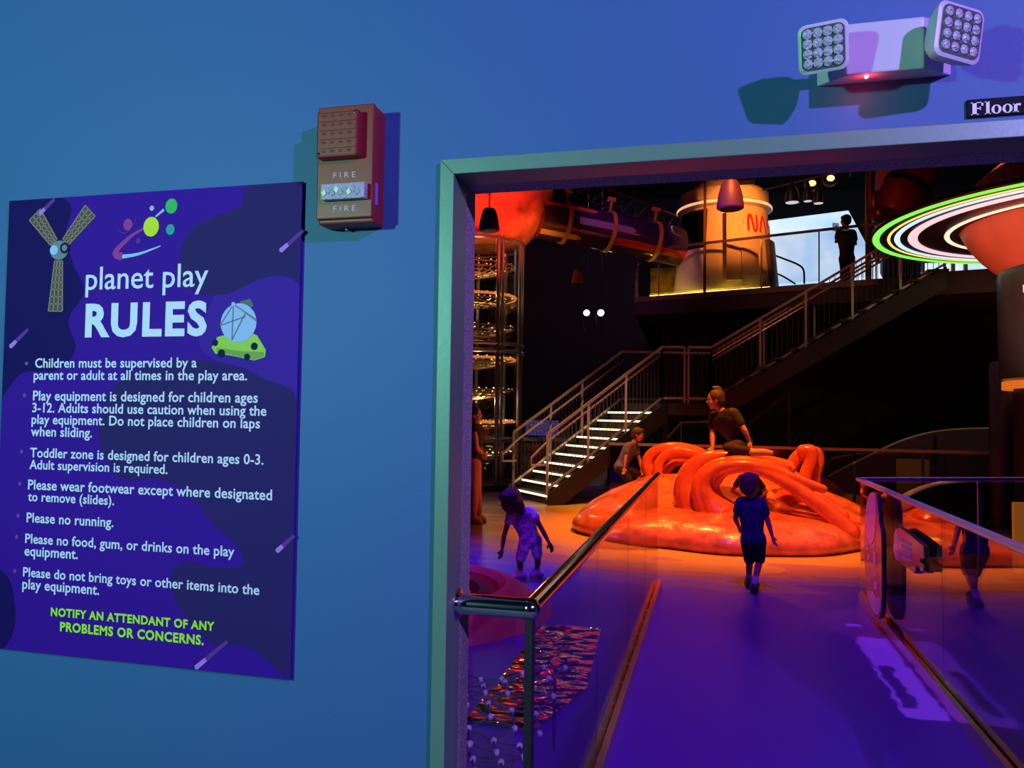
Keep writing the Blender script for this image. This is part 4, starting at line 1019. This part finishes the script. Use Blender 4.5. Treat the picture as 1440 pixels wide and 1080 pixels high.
pendant(812, 389, 16, 20, 15.5, 'small brown pendant speaker on a long cable below the tube slide', ('brown_speaker', (.12, .05, .035)))
tk = thing('track_light', 'slanted ceiling light track with spot heads above the lit screen', 'track light', at(1135, 252, 15.5))
ta, tb_ = at(1073, 267, 15.5), at(1196, 238, 15.5)
part('track', MB().tube([ta, tb_], .018, 8).tube([tb_, tb_-up*.12], .016, 6), STEEL, tk)
part('hanger', MB().tube([ta.lerp(tb_, .3), Vector((ta.lerp(tb_, .3).x, 15.5, HZ))], .012, 6).tube([ta.lerp(tb_, .9), Vector((ta.lerp(tb_, .9).x, 15.5, HZ))], .012, 6), BLACK, tk)
LITG = mat('lit_lamp_glass', (.8, .8, .9), .3, emit=(.8, .85, 1), es=.7)
for px, py, s in ((1114, 272, .13), (1151, 273, .09), (1136, 270, .08)):
    c = at(px, py, 15.5); hd = part('spot_head', MB().lathe([(s, -.17), (s*.9, 0), (s*.5, .14), (.02, .2)], c, 18), BLACK, tk, True)
    part('lamp_glass', MB().lathe([(s*.92, -.175), (0, -.17)], c, 18), LITG, hd)
for px, py in ((1142, 258), (1168, 251)):
    c = at(px, py, 16.2); t = thing('stage_lamp', 'amber stage lamp above the %s part of the light track' % ('middle' if px < 1150 else 'upper'), 'stage lamp', c)
    part('housing', MB().lathe([(.13, -.02), (.14, .1), (.07, .32)], c, 18, axis=(0,1,0)), BLACK, t, True)
    part('lamp', MB().ball(c+Vector((0,-.01,0)), (.075,.03,.06), 12, 8), mat('amber_lamp', (1, .6, .1), .4, emit=(1, .52, .06), es=9), t, True)
    part('yoke', MB().tube([c+up*.12, Vector((c.x, c.y, HZ))], .015, 6), BLACK, t)
for i, (px, py) in enumerate(((825, 440), (845, 440))):
    c = at(px, py, 21); t = thing('stage_lamp', ['violet-white stage lamp, dimmer of the pair shining on the dark back wall', 'bright white stage lamp, brighter of the pair shining on the dark back wall'][i], 'stage lamp', c)
    part('housing', MB().lathe([(.09, 0), (.10, .1), (.05, .3)], c, 18, axis=(0,1,0)), BLACK, t, True)
    part('lamp', MB().ball(c+Vector((0,-.02,0)), (.085,.04,.085), 14, 10), mat('white_lamp_'+'ab'[i], (1, 1, 1), .4, emit=((.6, .55, 1), (1, .98, .9))[i], es=(4, 14)[i]), t, True)
    part('yoke', MB().tube([c+Vector((-.02, .1, -.55)), c+Vector((-.14, .1, -.3)), c+Vector((-.14, .1, 0))], .025, 6).tube([c+Vector((0, .1, 0)), c+Vector((0, .1, HZ-c.z))], .012, 6), BLACK, t)
pj = at(1042, 250, 13.5)
t = thing('projector', 'small dark projector hanging above the purple pendant speaker', 'projector', pj)
part('body', MB().box(pj.x-.22, 13.4, pj.z-.07, pj.x+.22, 13.7, pj.z+.07), BLACK, t, bevel=.02); part('mount', MB().tube([pj, Vector((pj.x, pj.y+.1, HZ))], .02, 6), BLACK, t)
hm = at(1272, 268, 17.5)
t = thing('hanging_module', 'dark red hanging spacecraft module above the glowing ring', 'spacecraft model', hm)
ax = Vector((.45, .2, .85)).normalized()
part('hull', MB().lathe([(.30, -.75), (.46, -.70), (.50, -.1), (.50, .1), (.46, .55), (.3, .8), (.1, .85)], hm, 32, axis=ax), mat('dark_red_hull', (.16, .02, .025), .35, var=.5, vscale=3), t, True)
part('collar', MB().lathe([(.505, -.10), (.53, -.08), (.53, .06), (.505, .08)], hm, 32, axis=ax, ring=True), BLACK, t)
part('pink_panel', MB().obox(at(1243, 247, 17.3), (.16, 0, .0), (0, .02, 0), (.02, 0, .30)), mat('dusty_pink_panel', (.30, .20, .22), .6), t)
part('suspension', MB().tube([hm+ax*.8, Vector((hm.x, hm.y, HZ))], .03, 6), BLACK, t)
point('module_light', hm+Vector((-.5, -1.1, -.2)), (1, .12, .1), 4, .05)
rg = at(1221, 300, 17.0)
single('rigging_pole', MB().tube([Vector((rg.x, rg.y, MZ)), Vector((rg.x, rg.y, HZ))], .06, 8).ball(at(1227, 285, 17.1), (.07,.06,.2), 10, 8).ball(at(1234, 302, 17.1), (.10,.06,.14), 10, 8), mat('copper_rig', (.16, .08, .05), .4, .6), 'dark copper rigging pole between the lit screen and the glowing ring', 'pole', smooth=True)
#PART4
# ================================================================== people
SKIN = mat('skin_warm', (.55, .28, .19), .5); SKIND = mat('skin_deep', (.085, .035, .022), .5)
HAIRB = mat('brown_hair', (.06, .028, .016), .55, bump=.6, bscale=60); HAIRK = mat('dark_hair', (.015, .010, .012), .6, bump=.5, bscale=70)
HAIRS = mat('sandy_hair', (.16, .10, .08), .55, bump=.6, bscale=70)
EYE = mat('eye_dark', (.015, .012, .012), .3); LIP = mat('lip', (.36, .11, .10), .5)
def cloth(n, c): return mat(n, c, .8, bump=.35, bscale=22)
def caps(mb, a, ra, b, rb, n=4):
    a, b = Vector(a), Vector(b)
    if (b-a).length < 1e-4: b = a+Vector((0, 0, 1e-3))
    mb.tube([a.lerp(b, i/n) for i in range(n+1)], [ra+(rb-ra)*i/n for i in range(n+1)], 12)
def hand(mb, wrist, d, side, s, curl=.5, palm_n=None):
    """palm and five fingers; d points along the fingers, side towards the thumb"""
    d = Vector(d).normalized(); side = Vector(side); side = (side-d*side.dot(d)).normalized()
    n = d.cross(side) if palm_n is None else Vector(palm_n)
    n = (n-d*n.dot(d)).normalized()
    pc = wrist+d*s*.045
    mb.ball(pc, (s*.042, s*.052, s*.020), 10, 7, ax=side, ay=d, az=n)
    for i, (o, l) in enumerate(((.030, .072), (.011, .082), (-.009, .076), (-.028, .060))):
        r = s*.0098
        p0 = wrist+d*s*.080+side*s*o; c1, c2 = curl*.5, curl*1.1
        p1 = p0+(d*math.cos(c1)+n*math.sin(c1)+side*o*1.6)*s*l*.5; p2 = p1+(d*math.cos(c2)+n*math.sin(c2)+side*o*1.6)*s*l*.5
        mb.tube([p0-d*s*.02, p0, p1, p2], [r*1.15, r*1.1, r, r*.8], 8)
    t0 = wrist+d*s*.022+side*s*.030; t1 = t0+(side*.75+d*.65+n*.25).normalized()*s*.036; t2 = t1+(side*.35+d*.9+n*.3).normalized()*s*.032
    mb.tube([t0, t1, t2], [s*.0135, s*.0115, s*.009], 8)
def foot(mb, an, toe, s, r=.030):
    an, toe = Vector(an), Vector(toe); d = (toe-an); d.z = 0; d = d.normalized()
    heel = an-d*s*.035; heel.z = toe.z+.0
    mb.tube([Vector((heel.x, heel.y, toe.z+.004)), an.lerp(toe, .45)+Vector((0,0,-.0)), toe], [s*r*.95, s*r*1.0, s*r*.75], 10)
def build_person(label, J, H, face, skin, hairm, garments, loc, hh=None, hairstyle='short', shoes=None, voxel=.009, girth=1.0, hand_dir=None, group=None, headup=(0,0,1), palms=None, curl=.6):
    """J: joints as points; face: the direction the head looks; garments: list of (name, kind, material)"""
    loc = Vector(loc); t = thing('person', label, 'person', loc, group)
    h = H; g = girth; hh = hh or H/7.2
    up_ = Vector(headup).normalized(); f = Vector(face); f = (f-up_*f.dot(up_)).normalized(); s_ = f.cross(up_)
    hc = J['head']; m = MB()
    # head: skull, face, jaw, nose, ears, neck
    m.ball(hc+up_*hh*.08-f*hh*.03, (hh*.37, hh*.43, hh*.42), 16, 12, ax=s_, ay=f, az=up_)
    m.ball(hc-up_*hh*.20+f*hh*.10, (hh*.28, hh*.29, hh*.28), 14, 10, ax=s_, ay=f, az=up_)
    m.ball(hc-up_*hh*.40+f*hh*.25, (hh*.12, hh*.10, hh*.09), 10, 8, ax=s_, ay=f, az=up_)
    m.tube([hc+f*hh*.36+up_*hh*.05, hc+f*hh*.47-up_*hh*.10, hc+f*hh*.40-up_*hh*.13], [hh*.035, hh*.055, hh*.05], 8)
    m.ball(hc+f*hh*.34-up_*hh*.24, (hh*.13, hh*.06, hh*.045), 10, 6, ax=s_, ay=f, az=up_)
    for k in (-1, 1):
        m.ball(hc+s_*k*hh*.37-up_*hh*.05-f*hh*.02, (hh*.035, hh*.075, hh*.11), 10, 7, ax=s_, ay=f, az=up_)
        m.ball(hc+s_*k*hh*.18+f*hh*.27-up_*hh*.12, (hh*.12, hh*.10, hh*.11), 10, 7, ax=s_, ay=f, az=up_)
    sl_, sr_, pe, ch = J['sL'], J['sR'], J['pelvis'], (J['sL']+J['sR'])/2
    nb = ch+(hc-ch)*.12
    caps(m, nb, h*.033*g, hc-up_*hh*.18-f*hh*.05, h*.030)
    hl, hr2 = J['hL'], J['hR']
    def torso(mm, e=0.0):
        caps(mm, sl_*.86+ch*.14, h*.040*g+e, sr_*.86+ch*.14, h*.040*g+e)
        dn = (pe-ch)
        for a, b in ((sl_, hl), (sr_, hr2)):
            p = ch.lerp(a, .55)+dn*.14; q = pe.lerp(b, .55)
            mid_ = p.lerp(q, .62)*.8+(ch+dn*.62)*.2
            mm.tube([p, mid_, q], [h*.062*g+e, h*.055*g+e, h*.060*g+e], 12)
        caps(mm, ch+dn*.1, h*.060*g+e, pe, h*.062*g+e)
    torso(m)
    def arm(mm, k, e=0.0, upto=1.0):
        a, b, c = J['s'+k], J['e'+k], J['w'+k]
        if upto < 1: caps(mm, a, h*.031*g+e, a.lerp(b, upto), h*.027*g+e*1.25); return
        caps(mm, a, h*.030*g+e, b, h*.022*g+e); caps(mm, b, h*.0225*g+e, b.lerp(c, .35), h*.0225*g+e, 2); caps(mm, b.lerp(c, .35), h*.0225*g+e, c, h*.0145+e)
    def leg(mm, k, e=0.0, upto=2.0):
        a, b, c = J['h'+k], J['k'+k], J['a'+k]
        if upto <= 1: caps(mm, a, h*.050*g+e, a.lerp(b, upto), h*(.050-.018*upto)*g+e*1.1); return
        caps(mm, a, h*.050*g+e, b, h*.032*g+e)
        u = upto-1; calf = b.lerp(c, min(.32, u)); caps(mm, b, h*.032*g+e, calf, h*.031*g+e, 2)
        if u > .32: caps(mm, calf, h*.031*g+e, b.lerp(c, u), h*(.031-.012*u)*g+e)
    for k in 'LR':
        arm(m, k); leg(m, k)
        d = (hand_dir or {}).get(k) or (J['w'+k]-J['e'+k]); sd = (palms or {}).get(k) or f
        hand(m, J['w'+k], d, sd, h*.58*(1.0 if h > 1.3 else 1.05), curl)
        foot(m, J['a'+k], J['t'+k], h)
    body = melt(m, 'body', skin, loc, voxel, 3, .45); part('body', body, None, t)
    hd_e = MB()
    for k in (-1, 1): hd_e.ball(hc+s_*k*hh*.165+f*hh*.385+up_*hh*.015, (hh*.055, hh*.03, hh*.030), 8, 6, ax=s_, ay=f, az=up_)
    part('eyes', hd_e, EYE, t, True)
    part('mouth', MB().ball(hc+f*hh*.395-up_*hh*.245, (hh*.10, hh*.02, hh*.025), 8, 6, ax=s_, ay=f, az=up_), LIP, t, True)
    # hair
    m = MB()
    m.ball(hc+up_*hh*.13-f*hh*.09, (hh*.43, hh*.45, hh*.43), 18, 12, ax=s_, ay=f, az=up_)
    m.ball(hc-up_*hh*.06-f*hh*.20, (hh*.39, hh*.32, hh*.38), 14, 10, ax=s_, ay=f, az=up_)
    if hairstyle == 'short':
        m.ball(hc+up_*hh*.33+f*hh*.16, (hh*.33, hh*.26, hh*.19), 12, 8, ax=s_, ay=f, az=up_)
    if hairstyle == 'bun':
        m.ball(hc+up_*hh*.58-f*hh*.16, (hh*.20, hh*.20, hh*.15), 12, 9, ax=s_, ay=f, az=up_); m.ball(hc+up_*hh*.64+f*hh*.0, (hh*.13, hh*.13, hh*.10), 10, 8, ax=s_, ay=f, az=up_)
        m.ball(hc+up_*hh*.50-f*hh*.30, (hh*.14, hh*.14, hh*.12), 10, 8, ax=s_, ay=f, az=up_)
    if hairstyle == 'bob':
        for k in (-1, 1): m.ball(hc+s_*k*hh*.34-up_*hh*.22-f*hh*.08, (hh*.15, hh*.27, hh*.40), 12, 9, ax=s_, ay=f, az=up_)
        m.ball(hc-up_*hh*.30-f*hh*.22, (hh*.36, hh*.24, hh*.36), 12, 9, ax=s_, ay=f, az=up_)
        m.ball(hc+up_*hh*.30+f*hh*.18, (hh*.34, hh*.24, hh*.18), 12, 8, ax=s_, ay=f, az=up_)
    part('hair', melt(m, 'hair', hairm, loc, max(.008, voxel), 2, .4), None, t)
    for nm, kind, mt in garments:
        m = MB(); e = h*.011
        if kind in ('tee', 'tank', 'romper'):
            torso(m, e)
            if kind != 'tank':
                for k in 'LR': arm(m, k, e, .55 if kind == 'tee' else .36)
            if kind == 'tee':
                for a in (hl, hr2): m.ball(pe.lerp(a, .7)+(ch-pe)*.05, h*.066*g+e*1.2, 12, 8)
        if kind in ('shorts', 'leggings', 'trousers', 'romper'):
            caps(m, hl, h*.056*g+e, hr2, h*.056*g+e); caps(m, pe, h*.060*g+e, pe+(ch-pe)*.2, h*.058*g+e)
            for k in 'LR': leg(m, k, e*(1.3 if kind in ('shorts', 'romper', 'trousers') else .5), {'shorts': .92, 'romper': .80, 'leggings': 1.72, 'trousers': 1.9}[kind])
        part(nm, melt(m, nm, mt, loc, max(.009, voxel), 3, .5), None, t)
    if shoes:
        m_, socks = shoes
        for k in 'LR':
            m = MB(); foot(m, J['a'+k], J['t'+k]+Vector((0, 0, .004)), h*1.06, .037)
            part('shoe', melt(m, 'shoe', m_, loc, .008, 2, .4), None, t)
            if socks: m = MB(); caps(m, J['a'+k]+Vector((0,0,.0)), h*.027, J['a'+k].lerp(J['k'+k], .22), h*.028); part('sock', m, socks, t, True)
    return t
def JJ(Y, **kw):                                  # joints given as photograph pixel and extra depth
    return {k: at(v[0], v[1], Y+(v[2] if len(v) > 2 else 0)) for k, v in kw.items()}

# ---- boy walking up the walkway, seen from behind
J = JJ(7.68, head=(1055,682), sL=(1041,706), sR=(1071,707), eL=(1034,729,.06), wL=(1039,741,.20), eR=(1080,733,.0), wR=(1086,754,-.02),
       pelvis=(1059,757), hL=(1052,762), hR=(1067,762), kL=(1054,789,.12), aL=(1053,816,.14), tL=(1053,823,.26), kR=(1068,788,.0), aR=(1061,818,-.08), tR=(1063,830,.04))
for k, z in (('tL', .028), ('tR', .028)): J[k].z = z
J['aL'].z = .075; J['aR'].z = .085
build_person('boy in a dark blue polo and black shorts walking up the walkway, seen from behind', J, 1.08, (.55, .8, 0), SKIN, HAIRS,
    [('polo_shirt', 'tee', cloth('navy_polo', (.030, .026, .15))), ('shorts', 'shorts', cloth('black_shorts', (.012, .010, .018)))],
    (J['pelvis'].x, J['pelvis'].y, 0), hh=.215, hairstyle='short', shoes=(mat('dark_shoe', (.03, .03, .05), .6), mat('pale_sock', (.75, .75, .85), .7)), voxel=.008)
# ---- girl bending at the crater ring
J = JJ(7.5, head=(718,705,-.04), sL=(718,722,.02), sR=(748,719,.05), eL=(709,753,-.08), wL=(706,773,-.10), eR=(763,746,-.02), wR=(772,763,-.06),
       pelvis=(745,757,.06), hL=(739,762,.0), hR=(753,760,.08), kL=(731,790,-.08), aL=(732,810,.0), tL=(723,817,-.06), kR=(756,784,.06), aR=(756,806,.12), tR=(748,813,.06))
for k, z in (('tL', .028), ('tR', .028)): J[k].z = z
J['aL'].z = .07; J['aR'].z = .07
ROMP = cloth('white_print_romper', (.72, .74, .82))
N, L = nodes_of(ROMP); b = N['Principled BSDF']; tc = N.new('ShaderNodeTexCoord'); nz = N.new('ShaderNodeTexNoise'); nz.inputs['Scale'].default_value = 16; r = N.new('ShaderNodeValToRGB')
r.color_ramp.elements[0].position = .48; r.color_ramp.elements[0].color = (.75, .78, .85, 1); r.color_ramp.elements[1].position = .54; r.color_ramp.elements[1].color = (.34, .38, .62, 1)
L.new(tc.outputs['Object'], nz.inputs['Vector']); L.new(nz.outputs['Fac'], r.inputs[0]); L.new(r.outputs[0], b.inputs['Base Color'])
build_person('girl in a pale printed romper bending down beside the dark red crater ring', J, 1.06, (-.35, -.45, -.5), SKIND, HAIRK, [('romper', 'romper', ROMP)],
    (J['pelvis'].x, J['pelvis'].y, 0), hh=.24, hairstyle='bob', shoes=(mat('white_shoe', (.75, .76, .85), .6), mat('white_sock', (.8, .8, .88), .7)), voxel=.008, headup=(-.35, -.25, 1), hand_dir={'L': Vector((-.15, -.1, -1)), 'R': Vector((.55, 0, -1))})
# ---- woman sitting on the arch
J = JJ(10.85, head=(1006,562,-.02), sL=(1033,582,-.14), sR=(1004,586,.10), eL=(1047,605,-.20), wL=(1053,621,-.16), eR=(1002,609,.06), wR=(1002,630,-.04),
       pelvis=(1041,622,.03), hL=(1047,625,-.08), hR=(1042,627,.12), kL=(1023,629,-.26), aL=(1064,635,-.30), tL=(1084,637,-.30), kR=(1018,636,.30), aR=(1042,652,.34), tR=(1032,660,.34))
build_person('woman with a hair bun in a dark tee and leggings sitting on the lava arch', J, 1.62, (-1, -.12, -.1), SKIN, HAIRB,
    [('tee_shirt', 'tee', cloth('charcoal_tee', (.018, .013, .014))), ('leggings', 'leggings', cloth('dark_leggings', (.034, .022, .030)))],
    (J['pelvis'].x, J['pelvis'].y, 1.0), hh=.25, hairstyle='bun', voxel=.011, girth=1.06, headup=(-.12, 0, 1), hand_dir={'R': Vector((-.3, -.2, -.7)), 'L': Vector((.2, -.3, -1))})
# ---- boy crouching behind the mound
J = JJ(13.35, head=(897,611), sL=(893,627,.14), sR=(884,627,-.10), eL=(899,645,.16), wL=(902,660,.10), eR=(880,644,-.16), wR=(878,658,-.16),
       pelvis=(871,657), hL=(875,658,.10), hR=(872,659,-.08), kL=(899,667,.16), aL=(896,688,.16), tL=(904,696,.10), kR=(886,675,-.10), aR=(878,695,-.1), tR=(886,700,-.14))
for k in ('tL', 'tR'): J[k].z = .03
J['aL'].z = .09; J['aR'].z = .09
build_person('child in a grey tee and dark shorts crouching between the staircase and the lava mound', J, 1.35, (1, -.1, -.25), SKIN, HAIRB,
    [('tee_shirt', 'tee', cloth('grey_violet_tee', (.13, .10, .15))), ('shorts', 'shorts', cloth('black_crouch_shorts', (.015, .013, .018)))],
    (J['pelvis'].x, J['pelvis'].y, 0), hh=.225, shoes=(mat('dark_trainer', (.06, .05, .06), .6), None), voxel=.012, headup=(.25, 0, 1))
# ---- woman standing by the glass tower
J = JJ(11.1, head=(668,583), sL=(671,603,.17), sR=(667,603,-.15), eL=(675,628,.18), wL=(678,636,.06), eR=(670,629,-.18), wR=(677,637,-.06),
       pelvis=(666,650), hL=(667,652,.10), hR=(666,652,-.08), kL=(670,690,.10), aL=(673,719,.12), tL=(680,725,.12), kR=(666,692,-.08), aR=(665,729,-.08), tR=(674,735,-.10))
for k in ('tL', 'tR'): J[k].z = .03
J['aL'].z = .09; J['aR'].z = .09
build_person('woman in a dark tank top and red trousers standing before the glass tower', J, 1.70, (1, .1, -.1), SKIN, HAIRK,
    [('tank_top', 'tank', cloth('black_tank', (.016, .014, .02))), ('trousers', 'trousers', cloth('rose_trousers', (.42, .13, .15)))],
    (J['pelvis'].x, J['pelvis'].y, 0), hh=.235, hairstyle='bun', shoes=(mat('pink_trainer', (.5, .25, .28), .6), None), voxel=.012)
# ---- visitor on the upper floor with a telephone
J = JJ(17.6, head=(1189,310.5), sL=(1180,326,.10), sR=(1200,328,.0), eL=(1176,340,.10), wL=(1178,326,.22), eR=(1203,343,.05), wR=(1190,340,.22),
       pelvis=(1191,364), hL=(1187,366,.02), hR=(1195,366,-.02), kL=(1187,393,.04), aL=(1187,418,.0), tL=(1184,424,.08), kR=(1197,393,.02), aR=(1197,418,-.02), tR=(1195,424,.08))
dz = MZ+.03-min(J['tL'].z, J['tR'].z)
for k in ('tL', 'tR'): J[k].z = MZ+.03
for k in 'LR': J['a'+k].z = MZ+.09; J['k'+k].z = (J['h'+k].z+MZ+.09)/2
build_person('person in dark clothes holding up a phone before the lit screen upstairs', J, 1.62, (-.55, .8, 0), SKIN, HAIRK,
    [('tee_shirt', 'tee', cloth('maroon_tee', (.05, .022, .026))), ('trousers', 'trousers', cloth('dark_jeans', (.020, .020, .032)))],
    (J['pelvis'].x, J['pelvis'].y, MZ), hh=.24, shoes=(mat('black_shoe', (.02, .02, .02), .6), None), voxel=.013, hand_dir={'L': Vector((-.1, .2, 1))})
pc = J['wL']+Vector((-.03, .05, .115))
ph = thing('smartphone', 'dark phone held up by the person before the lit screen upstairs', 'phone', pc)
part('case', MB().obox(pc, (.062, .03, 0), (-.003, .007, 0), (0, 0, .085)), BLACK, ph); part('screen', MB().obox(pc+Vector((.003, -.008, 0)), (.052, .026, 0), (-.0008, .0015, 0), (0, 0, .075)), mat('phone_screen', (.3, .35, .4), .2, emit=(.5, .6, .8), es=.3), ph)
# ---- child half hidden under the arch
J = JJ(10.98, head=(1056,676,.1), sL=(1042,672,.1), sR=(1066,676,.18), eL=(1029,691,-.02), wL=(1043,698,-.12), eR=(1078,692,.1), wR=(1070,699,-.05),
       pelvis=(1064,694,.34), hL=(1058,696,.3), hR=(1070,696,.34), kL=(1052,697,.02), aL=(1060,702,.1), tL=(1053,703,.0), kR=(1074,697,.05), aR=(1072,703,.12), tR=(1066,703,.0))
build_person('child in a dark top crouching under the lava arch, mostly hidden by the walking boy', J, 1.05, (-.4, -.9, -.1), SKIN, HAIRK,
    [('dark_top', 'tee', cloth('plum_top', (.05, .02, .03))), ('leggings', 'leggings', cloth('plum_leggings', (.04, .02, .03)))],
    (J['pelvis'].x, J['pelvis'].y, .5), hh=.20, voxel=.011)
